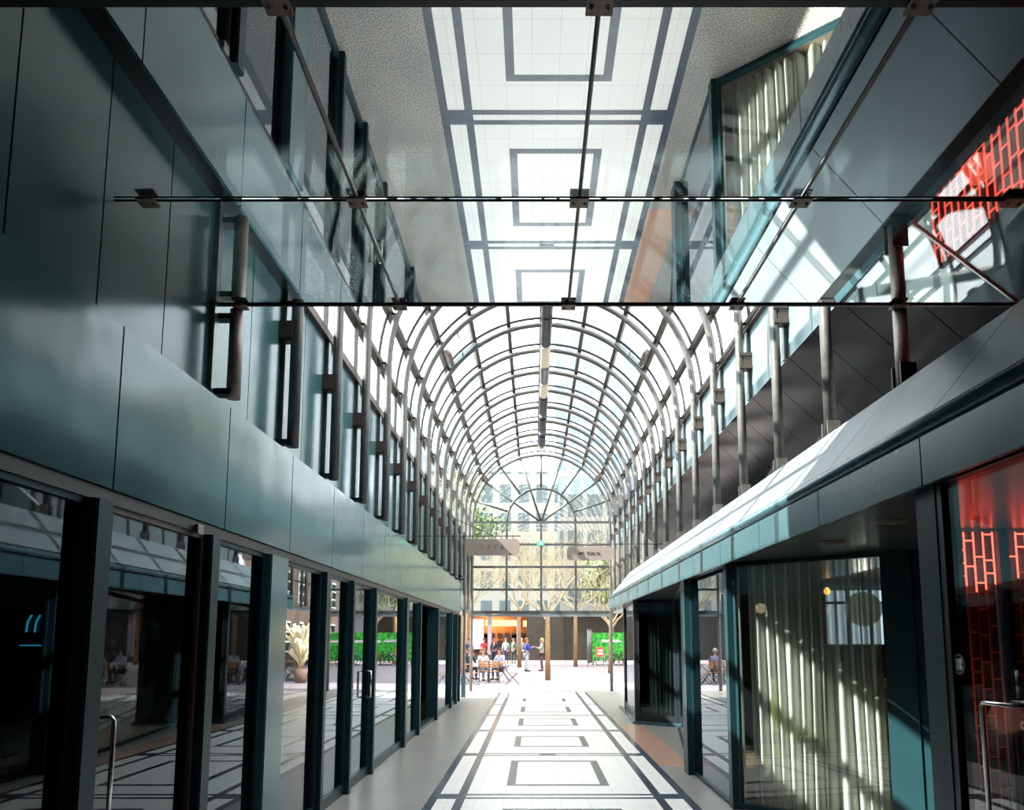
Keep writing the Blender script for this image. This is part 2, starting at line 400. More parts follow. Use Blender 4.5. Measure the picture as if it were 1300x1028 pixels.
# mullions: (y0,y1,out X)
mull = [(-1.9, -1.75), (.7, .85), (3.43, 3.57), (4.68, 4.81), (5.76, 6.16), (7.32, 7.42), (8.43, 8.53), (9.64, 9.74), (12.0, 12.2),
        (13.5, 13.6), (15.97, 16.1), (18.7, 18.8), (19.9, 20.0), (20.75, 20.9)]
for i, (a, b) in enumerate(mull):
    mb = MB(); wide = .10 if i not in (10,) else .24
    mb.box(-2.05 - wide + .002, -2.05, a, b, .0, 2.36); mb.box(-2.05, -2.042, a + .01, b - .01, 0, 2.36, 0)
    mb.build('trim_%d' % (5 + i), M['teal_dark'] if i != 4 else M['teal'], kind='structure')
doors = {3: ('double', ), 7: ('single',)}
wn = 1; dn = 1
for i in range(len(mull) - 1):
    a = mull[i][1]; b = mull[i + 1][0]
    if i == 9:      # recessed entrance
        r = struct('door_1', (-2.45, (a + b) / 2, 0))
        mb = MB(); mb.box(-2.46, -2.448, a + .08, b - .08, .08, 2.3); mb.build('pane', M['shop_glass'], r)
        mb = MB(); mb.box(-2.49, -2.42, a, a + .08, 0, 2.36); mb.box(-2.49, -2.42, b - .08, b, 0, 2.36)
        mb.box(-2.49, -2.42, a + .08, b - .08, 0, .08); mb.box(-2.49, -2.42, a + .08, b - .08, 2.3, 2.36)
        mb.build('frame', M['black'], r)
        mb = MB(); mb.tube([(-2.43, b - .25, .9), (-2.37, b - .25, .9), (-2.37, b - .25, 1.3), (-2.43, b - .25, 1.3)], .012); mb.build('handle', M['chrome'], r)
        continue
    isdoor = i in (2, 3, 6)
    nm = 'window_%d' % wn
    if isdoor: dn += 1; nm = 'door_%d' % dn
    else: wn += 1
    r = struct(nm, (-2.13, (a + b) / 2, 0))
    mb = MB(); mb.box(-2.136, -2.124, a + .02, b - .02, .07, 2.36); mb.build('pane', M['shop_glass'], r)
    fr = MB(); w = .03
    fr.box(-2.145, -2.10, a, a + w, .07, 2.36); fr.box(-2.145, -2.10, b - w, b, .07, 2.36)
    fr.box(-2.145, -2.10, a + w, b - w, 2.33, 2.36); fr.box(-2.145, -2.10, a + w, b - w, .07, .11)
    fr.build('frame', M['teal_dark'] if i != 2 else M['brown'], r)
    if i in (2, 3):
        yy = a + .1 if i == 3 else b - .18
        if i == 2:
            mb = MB(); mb.tube([(-2.125, 3.73, .72), (-2.08, 3.73, .72), (-2.066, 3.73, .735), (-2.066, 3.73, 1.30), (-2.08, 3.73, 1.318), (-2.125, 3.73, 1.318)], .011, 12)
            mb.build('handle', M['chrome'], r)
    if i == 6:
        mb = MB(); mb.tube([(-2.10, 9.42, .98), (-2.045, 9.42, .98), (-2.045, 9.42, 1.30), (-2.10, 9.42, 1.30)], .014, 10); mb.build('handle', M['chrome'], r)
# little chrome closer on the door head
o = MB(); o.box(-2.08, -2.055, 4.50, 4.58, 2.34, 2.40); o = tag(o.build('door_closer', M['steel_lt'], bevel=.005), 'small grey metal door closer box at the head of the dark left shopfront', 'door closer')
# ------------------------------------------------------------------ interior bits left
t = thing('cyan_sign', 'small glowing cyan window sign inside the dark nearest left shop', 'sign', (-2.98, 4.4, 1.7))
mb = MB()
for dx in (0, .05): mb.tube([(-2.99 + dx, 4.4, 1.74), (-2.985 + dx, 4.4, 1.80), (-2.965 + dx, 4.4, 1.84)], .005, 8)
mb.build('tubes', M['teal_glow'], t)
mb = MB(); mb.box(-3.04, -2.87, 4.41, 4.425, 1.62, 1.89); mb.build('backing', M['black'], t)
mb = MB(); mb.box(-3.02, -2.90, 4.397, 4.408, 1.660, 1.666); mb.build('underline', M['teal_glow'], t)
for k, (x, y) in enumerate(((-3.3, 4.6), (-4.8, 5.2))):
    t = thing('dining_table', ['wooden dining table just inside the left shop door', 'wooden dining table deeper inside the left shop'][k], 'table', (x, y, .012))
    mb = MB(); mb.box(x - .4, x + .4, y - .35, y + .35, .72, .76); mb.build('tabletop', M['wood'], t, bevel=.006)
    for sx in (-1, 1):
        for sy in (-1, 1):
            mb = MB(); mb.tube([(x + sx * .34, y + sy * .3, .012), (x + sx * .34, y + sy * .3, .72)], .02, 8); mb.build('leg', M['iron'], t)

# ------------------------------------------------------------------ right side
# light teal upper wall
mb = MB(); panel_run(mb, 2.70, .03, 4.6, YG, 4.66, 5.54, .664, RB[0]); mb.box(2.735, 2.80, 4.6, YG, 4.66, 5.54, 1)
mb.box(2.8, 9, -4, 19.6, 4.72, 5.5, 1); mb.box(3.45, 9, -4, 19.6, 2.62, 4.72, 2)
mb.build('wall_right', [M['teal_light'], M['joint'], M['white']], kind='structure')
mb = MB(); mb.box(2.65, 2.88, 4.6, YG, 5.54, 5.63); mb.build('trim_30', M['brown'], kind='structure')
# dark sloping soffit panels
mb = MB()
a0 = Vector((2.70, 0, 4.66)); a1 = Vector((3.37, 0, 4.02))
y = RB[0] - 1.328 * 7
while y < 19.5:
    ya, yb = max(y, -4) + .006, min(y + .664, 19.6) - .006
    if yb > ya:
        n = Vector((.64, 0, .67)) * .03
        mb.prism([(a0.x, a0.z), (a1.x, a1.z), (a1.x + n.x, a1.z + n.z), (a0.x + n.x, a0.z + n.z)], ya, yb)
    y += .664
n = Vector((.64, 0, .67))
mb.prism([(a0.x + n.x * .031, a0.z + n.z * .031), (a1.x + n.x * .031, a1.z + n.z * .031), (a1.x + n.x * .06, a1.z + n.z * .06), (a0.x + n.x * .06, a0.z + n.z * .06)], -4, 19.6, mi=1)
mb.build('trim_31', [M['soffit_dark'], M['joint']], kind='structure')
# sloping grey ledge (two cladding leaves with joints)
mb = MB()
y = RB[0] - 1.328 * 7
while y < 19.0:
    ya, yb = max(y, -4) + .004, min(y + 1.328, 19.0) - .004
    if yb > ya: mb.prism([(1.985, 2.83), (2.455, 3.395), (2.475, 3.38), (2.005, 2.80)], ya, yb)
    y += 1.328
mb.prism([(2.02, 2.79), (2.47, 3.34), (2.62, 3.34), (2.62, 2.79)], -4, 18.98, mi=1)
mb.build('trim_32', [M['ledge'], M['joint']], kind='structure')
# gutter behind
mb = MB()
mb.prism([(2.46, 3.385), (2.50, 3.30), (2.60, 3.30), (2.64, 3.385), (2.66, 3.385), (2.61, 3.285), (2.49, 3.285), (2.448, 3.385)], -4, 19.0)
mb.build('trim_33', M['slate'], kind='structure')
# round rail and fascia
mb = MB()
mb.tube([(1.955, -4, 2.755), (1.955, 19.0, 2.755)], .048, 14); mb.build('trim_34', M['slate'], kind='structure')
mb = MB(); panel_run(mb, 1.91, .025, -4, 19.0, 2.45, 2.69, 1.328, RB[0], .012)
mb.box(1.936, 1.955, -4, 19.0, 2.455, 2.72, 1); mb.box(1.936, 2.62, 18.95, 19.0, 2.52, 2.83, 0)
mb.build('trim_35', [M['slate'], M['joint']], kind='structure')
# recess soffit
mb = MB(); mb.box(1.94, 3.9, -4, 19.0, 2.50, 2.53)
mb.build('trim_36', M['rec_soffit'], kind='structure')
for k, (x, y) in enumerate(((2.44, 5.0), (2.48, 6.1))):
    t = thing('downlight', ['round recessed downlight in the right soffit nearer the red shop', 'round recessed downlight in the right soffit nearer the curtain window'][k], 'downlight', (x, y, 2.485))
    mb = MB(); mb.lathe([(.075, 2.497), (.1, 2.488), (.1, 2.4995)], (x, y, 0), 24); mb.build('ring', M['brown'], t)
    mb = MB(); mb.lathe([(.0, 2.496), (.075, 2.496)], (x, y, 0), 24); mb.build('lens', M['black'], t)
# glazed skylight between gutter and dark soffit, void behind
mb = MB()
for y0 in (1.0, 3.0, 4.9, 6.8, 8.7):
    mb.prism([(2.66, 3.40), (3.36, 3.99), (3.355, 4.0), (2.655, 3.41)], y0 + .03, y0 + 1.87)
r = struct('window_30', (3.0, 5.8, 3.4)); mb.build('pane', M['clear_glass'], r)
mb = MB()
for y0 in (1.0, 3.0, 4.9, 6.8, 8.7, 10.6):
    mb.prism([(2.655, 3.385), (3.35, 3.975), (3.34, 4.00), (2.645, 3.41)], y0 - .008, y0 + .008)
mb.build('glazing_bar', M['white'], r)
mb = MB(); mb.box(2.62, 3.44, -4, 19.0, 2.54, 2.56); mb.box(3.36, 3.44, -4, 19.0, 2.56, 4.0); mb.build('wall_right_shaft', M['ledge'], kind='structure')
# shop interiors right
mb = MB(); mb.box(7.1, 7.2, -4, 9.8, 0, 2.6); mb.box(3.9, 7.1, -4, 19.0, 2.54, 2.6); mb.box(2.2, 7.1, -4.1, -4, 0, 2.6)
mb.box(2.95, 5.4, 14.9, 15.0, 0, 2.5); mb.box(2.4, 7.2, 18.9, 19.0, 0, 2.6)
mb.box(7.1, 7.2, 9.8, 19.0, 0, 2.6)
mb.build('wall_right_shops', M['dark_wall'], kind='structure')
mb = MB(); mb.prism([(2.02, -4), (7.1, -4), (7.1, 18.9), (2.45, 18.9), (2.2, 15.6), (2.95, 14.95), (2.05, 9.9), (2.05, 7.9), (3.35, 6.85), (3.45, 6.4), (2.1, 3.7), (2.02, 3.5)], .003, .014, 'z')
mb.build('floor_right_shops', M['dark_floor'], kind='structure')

def glass_wall(name, p, q, z0, z1, mat, fmat, fw=.05, thick=.012, ft=.05, head=True, extra=None, base=0.):
    """a glazed screen standing from p to q"""
    p = Vector((*p, 0)); q = Vector((*q, 0)); d = (q - p); L = d.length; d.normalize()
    ang = math.atan2(d.y, d.x); T = Matrix.Translation(p) @ Matrix.Rotation(ang, 4, 'Z')
    r = struct(name, ((p.x + q.x) / 2, (p.y + q.y) / 2, z0))
    mb = MB(); mb.box(fw, L - fw, -thick / 2, thick / 2, z0 + fw + base, z1 - fw, mat=T); mb.build('pane', mat, r)
    mb = MB(); mb.box(0, fw, -ft / 2, ft / 2, z0, z1, mat=T); mb.box(L - fw, L, -ft / 2, ft / 2, z0, z1, mat=T)
    mb.box(fw, L - fw, -ft / 2, ft / 2, z1 - fw, z1, mat=T); mb.box(fw, L - fw, -ft / 2, ft / 2, z0, z0 + fw + base, mat=T)
    mb.build('frame', fmat, r)
    return r, T, L
TD = M['teal_dark']
# near shop front with door
mb = MB(); mb.box(1.97, 2.09, 3.60, 3.78, 0, 2.5); mb.build('trim_40', TD, kind='structure')
mb = MB(); mb.box(1.985, 2.045, 1.30, 1.38, 0, 2.5); mb.build('trim_41', TD, kind='structure')
r, T, L = glass_wall('door_10', (2.0, 1.38), (2.0, 3.60), .014, 2.5, M['clear_glass'], M['black'])
mb = MB(); mb.tube([(1.99, 3.26, .30), (1.93, 3.26, .30), (1.93, 3.26, 1.415), (1.93, 3.25, 1.43), (1.93, 3.08, 1.43), (1.99, 3.08, 1.43)], .010, 12); mb.build('handle', M['chrome'], r)
# quatrefoil sticker and small round sticker
def disc(mb, c, rad, n, axis_x, mi=0, t=.002):
    pts = [(c[0] + rad * math.cos(2 * PI * k / n), c[1] + rad * math.sin(2 * PI * k / n)) for k in range(n)]
    mb.prism(pts, axis_x - t, axis_x, 'x', mi)
cy, cz = 3.52, 1.583
mb = MB(); disc(mb, (cy, cz), .046, 28, 1.994, 0); mb.build('logo_disc', M['ink'], r)
mb = MB()
for dy, dz in ((.014, .014), (-.014, .014), (.014, -.014), (-.014, -.014)): disc(mb, (cy + dy, cz + dz), .014, 14, 1.991)
disc(mb, (cy, cz), .015, 12, 1.991)
mb.tube([(1.99, cy + .045 * math.cos(a * PI / 16), cz + .045 * math.sin(a * PI / 16)) for a in range(32)], .0015, 5, closed=True)
mb.build('logo', M['white'], r)
mb = MB(); disc(mb, (3.09, 1.35), .018, 20, 1.993); mb.build('round_sticker', M['white'], r)
mb = MB(); disc(mb, (3.09, 1.35), .007, 12, 1.990); mb.build('sticker_mark', M['red'], r)
glass_wall('window_31', (2.0, -4), (2.0, 1.30), 0.014, 2.5, M['clear_glass'], M['black'])
# radial glass wall from near post to bay
glass_wall('window_32', (2.10, 3.80), (3.47, 6.60), .014, 2.5, M['clear_glass'], M['black'])
# bay one: curtain window
r, T, L = glass_wall('window_33', (2.07, 7.76), (3.24, 6.81), 0.014, 2.5, M['clear_glass'], TD, fw=.045, ft=.07)
mb = MB(); Tm = Matrix.Translation((3.24, 6.81, 0)) @ Matrix.Rotation(math.atan2(-.86, 1.06), 4, 'Z'); mb.box(0, .22, -.06, .06, 0, 2.5, mat=Tm)
mb.box(.225, .30, -.04, .04, 0, 2.5, mat=Tm)
mb.build('trim_42', TD, kind='structure')
mb = MB(); mb.box(2.0, 2.10, 7.72, 7.84, 0, 2.5); mb.build('trim_43', TD, kind='structure')
glass_wall('window_34', (2.04, 7.84), (2.04, 9.62), .014, 2.5, M['shop_glass'], TD, fw=.03)
mb = MB(); mb.box(1.94, 2.05, 9.62, 9.86, 0, 2.5); mb.build('trim_44', TD, kind='structure')
glass_wall('window_35', (2.03, 9.88), (2.82, 14.86), .014, 2.5, M['clear_glass'], TD)
r, T, L = glass_wall('window_36', (2.12, 15.40), (2.82, 14.90), .014, 2.5, M['shop_glass'], M['black'], base=.12)
mb = MB(); mb.box(2.05, 2.15, 15.36, 15.46, 0, 2.5); mb.build('trim_45', M['black'], kind='structure')
glass_wall('window_37', (2.11, 15.46), (2.30, 18.80), .014, 2.5, M['shop_glass'], M['black'], fw=.04, base=.10)
mb = MB(); mb.box(2.26, 2.36, 18.80, 18.92, 0, 2.5); mb.build('trim_46', M['black'], kind='structure')
mb = MB(); mb.prism([(2.0, 15.3), (2.85, 14.7), (2.9, 14.85), (2.14, 15.38), (2.2, 18.9), (2.12, 18.9)], 0.001, .05, 'z'); mb.build('trim_47', M['slate'], kind='structure')

# curtain behind bay-one window: one mesh with hanging folds
def curtain(name, p, q, z0, z1, label, seed=3, folds=11, amp=.048):
    rnd = random.Random(seed)
    p = Vector((*p, 0)); q = Vector((*q, 0)); d = q - p; L = d.length; d.normalize(); nrm = Vector((-d.y, d.x, 0))
    mb = MB(); N = folds * 12; R = 14; ph = [rnd.uniform(-.5, .5) for _ in range(folds + 1)]; am = [rnd.uniform(.55, 1.3) for _ in range(folds + 1)]
    base = 0
    for j in range(R + 1):
        h = j / R
        for i in range(N + 1):
            u = i / N * folds; k = int(min(u, folds - 1)); f = u - k
            ang = 2 * PI * (u + .12 * math.sin(u * 1.7 + seed) ) + ph[k] * (1 - f) + ph[min(k + 1, folds)] * f
            a = amp * (am[k] * (1 - f) + am[min(k + 1, folds)] * f) * (1.25 - .55 * h)
            off = a * (math.sin(ang) + .25 * math.sin(2 * ang + 1))
            s = L * i / N + .03 * (1 - h) * math.sin(u * .9) + .012 * math.cos(ang) * (1 - h)
            pt = p + d * s + nrm * off
            mb.v.append((pt.x, pt.y, z0 + (z1 - z0) * h))
    for j in range(R):
        for i in range(N):
            a = j * (N + 1) + i
            mb.face([a, a + 1, a + N + 2, a + N + 1], 0, True)
    o = mb.build(name, M['curtain']); return tag(o, label, 'curtain')
curtain('sheer_curtain', (2.26, 7.85), (3.26, 7.03), .03, 2.47, 'long cream sheer curtain with deep folds behind the right corner window')
curtain('sheer_curtain', (2.20, 7.95), (2.20, 8.75), .03, 2.47, 'short length of cream sheer curtain round the side of the right corner window', 9, 9, .03)
curtain('sheer_curtain', (2.36, 15.42), (2.95, 15.02), .06, 2.45, 'dark-looking drape behind the small far bay window on the right', 5, 8, .03)
# mustard banquette
t = thing('banquette', 'mustard patterned banquette seat behind the sheer curtain', 'sofa', (3.5, 8.8, .014))
mb = MB(); mb.box(2.9, 4.3, 8.7, 9.25, .30, .55); mb.build('seat', M['mustard'], t, bevel=.03)
mb = MB(); mb.box(2.9, 3.2, 9.1, 9.3, .55, 1.22);
for i in range(1, 5): mb.box(2.9 + .29 * i, 3.17 + .29 * i, 9.1, 9.3, .55, 1.22)
mb.build('backrest', M['mustard'], t, bevel=.03)
mb = MB(); mb.box(2.95, 4.25, 8.8, 9.2, .014, .30); mb.build('plinth', M['wood'], t)
# globe lamp
t = thing('globe_lamp', 'round pale paper globe lamp hanging behind the sheer curtain', 'lamp', (3.98, 9.0, 1.95))
mb = MB(); mb.lathe([(max(.001, .21 * math.sin(PI * k / 14)), 2.06 - .21 * math.cos(PI * k / 14)) for k in range(15)], (3.98, 9.0, 0), 24); mb.build('shade', M['globe'], t)
mb = MB(); mb.tube([(3.98, 9, 2.27), (3.98, 9, 2.54)], .006, 6); mb.build('cord', M['ink'], t)
# added back window of the restaurant, set where a bright reflection shows
r = struct('window_38', (5.1, 11.6, 1.6))
mb = MB(); mb.box(4.55, 5.60, 11.595, 11.605, 1.62, 2.50); mb.build('pane', M['white_glass'] if 'white_glass' in M else M['clear_glass'], r)
mb = MB()
for x in (4.5, 4.86, 5.22, 5.58): mb.box(x, x + .04, 11.58, 11.62, 1.6, 2.54)
mb.box(4.5, 5.62, 11.58, 11.62, 1.58, 1.62); mb.box(4.5, 5.62, 11.58, 11.62, 2.24, 2.28)
mb.build('frame', M['black'], r)
mb = MB(); mb.box(2.5, 4.5, 11.58, 11.64, 0.014, 2.54); mb.box(5.62, 7.1, 11.58, 11.64, 0.014, 2.54); mb.box(4.5, 5.62, 11.58, 11.64, 0.014, 1.58)
mb.build('wall_back_restaurant', M['dark_wall'], kind='structure')
# added glowing panel behind it, stands in for the bright reflection
mb = MB(); mb.box(4.3, 6.2, 12.6, 12.65, 1.3, 2.52); tag(mb.build('reflection_glow', pbr('reflection_glow', (.8, .88, .95), .7, emis=(.66, .80, .95), estr=.75)), 'added pale blue-white glow for the bright reflection in the curtained right window', 'added glow')
for k, (x, y, z) in enumerate(((4.10, 10.4, 2.36), (4.92, 10.35, 2.42), (5.04, 10.38, 2.18))):
    lb = ['amber pendant bulb left of the paper globe lamp', 'amber pendant bulb right of the globe lamp, the upper one', 'amber pendant bulb right of the globe lamp, the lower one'][k]
    t = thing('pendant_bulb', lb, 'lamp', (x, y, z - .05))
    mb = MB(); mb.lathe([(.001, z - .05), (.035, z - .03), (.045, z), (.03, z + .04), (.012, z + .06)], (x, y, 0), 14); mb.build('bulb', M['amber'], t)
    mb = MB(); mb.tube([(x, y, z + .06), (x, y, 2.54)], .004, 6); mb.build('cord', M['ink'], t)

# neon lattices
def lattice(mbs, p, d, n, W, z0, z1, cw, ch, zsplit, r=.0065, seed=1):
    """brick-bond lattice of upright cells; mbs[0] glows above zsplit, mbs[1] below"""
    p = Vector(p); d = Vector(d); rnd = random.Random(seed)
    cols = int(round(W / cw))
    for c in range(cols + 1):
        x = p + d * (c * cw)
        a, b = Vector((x.x, x.y, z0)), Vector((x.x, x.y, z1))
        zs = zsplit + rnd.uniform(-.06, .05)
        zs = min(max(zs, z0), z1)
        if zs > z0 + .01: mbs[1].tube([(x.x, x.y, z0), (x.x, x.y, zs)], r, 6)
        if zs < z1 - .01: mbs[0].tube([(x.x, x.y, zs), (x.x, x.y, z1)], r * .9, 6)
        if c < cols:
            z = z0 + ch * (c * .37 % 1)
            while z < z1:
                q = x + d * cw
                mbs[0 if z > zsplit else 1].tube([(x.x, x.y, z), (q.x, q.y, z)], r * (.9 if z > zsplit else 1), 6)
                z += ch * (1 if rnd.random() < .8 else .5)
t = thing('neon_screen', 'lattice screen with glowing red neon top in the near right shop', 'screen', (3.2, 5.40, .014))
g0, g1 = MB(), MB(); lattice((g0, g1), (2.94, 5.40, 0), (1, 0, 0), 0, .42, .02, 2.48, .07, .19, 2.06, seed=2)
g0.build('neon_tubes', M['neon'], t); g1.build('lattice_frame', M['copper'], t)
mb = MB(); mb.box(3.375, 3.445, 5.35, 5.45, .014, 2.5); mb.build('post', M['black'], t)
mb = MB(); mb.box(2.94, 3.40, 5.50, 5.52, .014, 2.5); mb.build('back_panel', M['dark_red'], t)
t = thing('neon_screen', 'second red neon lattice screen at the right edge, beyond its dark post', 'screen', (3.88, 5.40, .014))
g0, g1 = MB(), MB(); lattice((g0, g1), (3.46, 5.40, 0), (1, 0, 0), 0, .84, .02, 2.48, .07, .19, 2.2, seed=5)
g0.build('neon_tubes', M['neon'], t); g1.build('lattice_frame', M['copper'], t)
mb = MB(); mb.box(3.46, 4.3, 5.50, 5.52, .014, 2.5); mb.build('back_panel', M['dark_red'], t)
t = thing('neon_lattice', 'tall red glowing brick-bond lattice behind glass above the right ledge', 'screen', (3.2, 4.6, 2.9))
g0, g1 = MB(), MB(); lattice((g0, g1), (3.14, 3.2, 0), (0, 1, 0), 0, 2.3, 2.85, 3.42, .085, .20, 2.7, r=.008, seed=8)
g0.build('neon_tubes', M['neon_up'], t)
mb = MB(); mb.box(3.18, 3.20, 3.2, 5.5, 2.84, 3.43); mb.build('back_panel', M['dark_red'], t)
for yy in (3.2, 4.4, 5.47):
    mb = MB(); mb.box(3.15, 3.18, yy, yy + .03, 2.56, 3.43); mb.build('post', M['black'], t)

mb = MB(); mb.box(-6.2, 7.2, -4.3, -4.1, 0, 5.0); mb.build('wall_blocker', M['dark_wall'], kind='structure')  # unseen wall added behind the camera to shut out light from there
# ------------------------------------------------------------------ vault
root = struct('ceiling', (XC, 15, ZS))
def arcpt(r, a, y): return (XC + r * math.cos(a), y, ZS + r * math.sin(a))
N = 40
mb = MB()
for k in range(15):
    ya, yb = RB[k] + .03, RB[k + 1] - .03
    for s in range(10):
        a0 = PI * s / 10 + .012; a1 = PI * (s + 1) / 10 - .012
        for q in range(3):
            b0 = a0 + (a1 - a0) * q / 3; b1 = a0 + (a1 - a0) * (q + 1) / 3
            mb.poly([arcpt(RGL, b0, ya), arcpt(RGL, b1, ya), arcpt(RGL, b1, yb), arcpt(RGL, b0, yb)])
    mb.poly([(XC - RGL, ya, 4.96), (XC - RGL, yb, 4.96), (XC - RGL, yb, ZS - .03), (XC - RGL, ya, ZS - .03)])
mb.build('glazing', M['vault_glass'], root)
for s in range(11):
    a = PI * s / 10
    T = Matrix.Translation((XC + RGL * math.cos(a), 0, ZS + RGL * math.sin(a))) @ Matrix.Rotation(-(a - PI / 2), 4, 'Y')
    mb = MB()
    if s == 5:
        mb.box(-.13, -.09, 4.7, YG, -.05, .05, mat=T); mb.box(.09, .13, 4.7, YG, -.05, .05, mat=T)
    else: mb.box(-.038, .038, 4.7, YG, -.06, .045, mat=T)
    mb.build('purlin', M['purlin'], root)
for k in range(16):
    mb = MB()
    for dy in (-.026, .026):
        mb.tube([arcpt(RGL, PI * i / N, RB[k] + dy) for i in range(N + 1)], .016, 6)
    mb.box(XC - RGL - .02, XC - RGL + .02, RB[k] - .03, RB[k] + .03, 4.95, ZS)
    mb.build('glazing_bar', M['steel_dark'], root)

# ribs
def rib(k, zl, zr):
    y = RB[k]
    lab = 'arched steel tube rib, the %s counted back from the fan-shaped end window' % ORD(15 - k)
    if k == 15: lab = 'arched steel tube rib framing the fan-shaped end window'
    t = thing('arch_rib', lab, 'rib', (XC, y, zl), 'arched steel ribs of the glass vault')
    pts = [(XL, y, zl)] + [(XL, y, zl + (ZS - zl) * f) for f in (.5,)] + [(XC + RIB * math.cos(PI - PI * i / N), y, ZS + RIB * math.sin(PI - PI * i / N)) for i in range(N + 1)] + [(XR, y, (ZS + zr) / 2), (XR, y, zr)]
    mb = MB(); mb.tube(pts, .051, 14); mb.build('tube', M['steel'], t)
    # bracket on each side
    mb = MB(); mb.box(-2.22, XL + .02, y - .05, y + .05, 4.42, 4.46); mb.box(-2.22, XL + .02, y - .05, y + .05, 4.28, 4.32); mb.box(-2.22, -2.10, y - .065, y + .065, 4.30, 4.44)
    mb.build('bracket', M['brown'], t)
    mb = MB(); mb.box(XR - .02, 2.70, y - .07, y + .07, 5.02, 5.06); mb.box(XR - .02, 2.70, y - .07, y + .07, 5.18, 5.22); mb.box(XR + .03, 2.70, y - .06, y + .06, 5.04, 5.20)
    mb.build('bracket', M['brown'], t)
    # wall mullion strip behind each leg
    mb = MB(); mb.box(-2.22, -2.185, y + .03, y + .12, max(3.25, zl - .1), 4.86); mb.build('wall_strip', M['steel_lt'], t)
    mb = MB(); mb.box(2.665, 2.70, y + .03, y + .12, 4.66, 5.54); mb.build('wall_strip', M['steel_lt'], t)
    # purlin cleats
    for s in range(0, 11):
        a = PI * s / 10
        mb = MB(); mb.tube([arcpt(RIB, a, y), arcpt(RGL - .05, a, y)], .02, 8); mb.build('cleat', M['purlin'], t)
    return t
for k in range(1, 16):
    zl = 3.34; zr = 3.40
    if k == 13: zl = 0.0
    if k == 15: zl = zr = 0.0
    if k in (12, 14): zl = 2.66 if k == 14 else 3.34
    if k in (11, 12, 13, 14): zr = 2.66
    t = rib(k, zl, zr)
    y = RB[k]
    if zl > 3.3:
        mb = MB(); mb.box(-2.22, XL, y - .05, y + .05, 3.36, 3.40); mb.build('foot_bracket', M['black'], t)
    if k == 13:
        mb = MB(); mb.box(XL - .065, XL + .065, y - .065, y + .065, 0, .62); mb.build('sleeve', M['slate'], t)
    if zr == 3.40:
        mb = MB()
        for s in (-1, 1): mb.box(XR - .05, XR + .06, y + s * .06 - .006, y + s * .06 + .006, 3.36, 3.56)
        mb.box(XR - .06, XR + .07, y - .07, y + .07, 3.35, 3.37)
        mb.build('foot_lug', M['steel'], t)

# short canopy posts at the first bay
for s, x, zb in ((0, XL + .01, 3.34), (1, XR - .01, 3.40)):
    y = RB[0] + .03
    t = thing('canopy_post', ['short steel tube post holding the glass canopy at the left wall', 'short steel tube post holding the glass canopy above the right ledge'][s], 'post', (x, y, zb))
    mb = MB(); mb.tube([(x, y, zb), (x, y, 3.975)], .047, 16); mb.build('tube', M['steel_warm_lit'], t)
    mb = MB()
    if s == 0:
        mb.box(-2.22, x, y - .05, y + .05, 3.36, 3.40); mb.box(-2.22, x, y - .04, y + .04, 3.90, 3.94); mb.build('bracket', M['black'], t)
        mb = MB(); mb.box(-2.22, -2.185, y - .09, y - .02, 3.26, 4.0); mb.build('wall_strip', M['steel_lt'], t)
    else:
        for q in (-1, 1): mb.box(x - .05, x + .06, y + q * .06 - .006, y + q * .06 + .006, 3.36, 3.58)
        mb.box(x - .06, x + .07, y - .07, y + .07, 3.35, 3.37); mb.build('foot_lug', M['black'], t)

# ------------------------------------------------------------------ glass canopy
CZ = 4.0
t = thing('glass_canopy', 'flat mirror-like glass canopy overhead reflecting the patterned floor', 'canopy', (XC, 3.0, CZ))
xs = [-2.232, -.93, .238, 1.403, 2.72]; ys = [0.0, 1.21, 2.44, 3.665, 4.905]
for j in range(len(ys) - 1):
    for i in range(4):
        x0, x1 = xs[i] + .006, xs[i + 1] - .006
        if i == 3: x1 = 3.36
        mb = MB(); mb.box(x0, x1, ys[j] + .005, ys[j + 1] - .005, CZ, CZ + .015); mb.build('glass_pane', M['canopy'], t)
for x in xs[1:4]:
    mb = MB(); mb.tube([(x, ys[0], CZ - .009), (x, ys[-1], CZ - .009)], .009, 10); mb.build('rod', M['rod'], t)
for j, y in enumerate(ys[1:]):
    mb = MB(); r_ = .010 if j else .013
    x0, x1 = -2.21, 3.36
    if j == 1: mb.box(x0, x1, y - .018, y + .012, CZ - .016, CZ - .002)
    elif j == 3: mb.box(x0, x1, y - .006, y + .012, CZ - .012, CZ + .02)
    else: mb.tube([(x0, y, CZ - .007), (x1, y, CZ - .007)], .007, 8)
    mb.build('cross_bar', M['rod'] if j != 1 else M['black'], t)
for y in ys[1:]:
    for x in (-2.03, xs[1], xs[2], xs[3], 2.52):
        mb = MB(); mb.box(x - .05, x + .05, y - .05, y + .04, CZ - .028, CZ - .016); mb.box(x - .03, x + .03, y - .03, y + .025, CZ - .016, CZ - .002)
        for sx in (-1, 1): mb.lathe([(.009, CZ - .033), (.009, CZ - .026)], (x + sx * .03, y - .005, 0), 8)
        mb.build('clamp', M['clamp'], t, bevel=.004)
# roof slab over the near bays
mb = MB(); mb.box(-8, 9, -4, 4.58, 4.87, 5.05); mb.box(-2.3, 2.8, 4.5, 4.6, 5.05, 8.3)
mb.build('ceiling.001', M['dark_wall'], kind='structure')

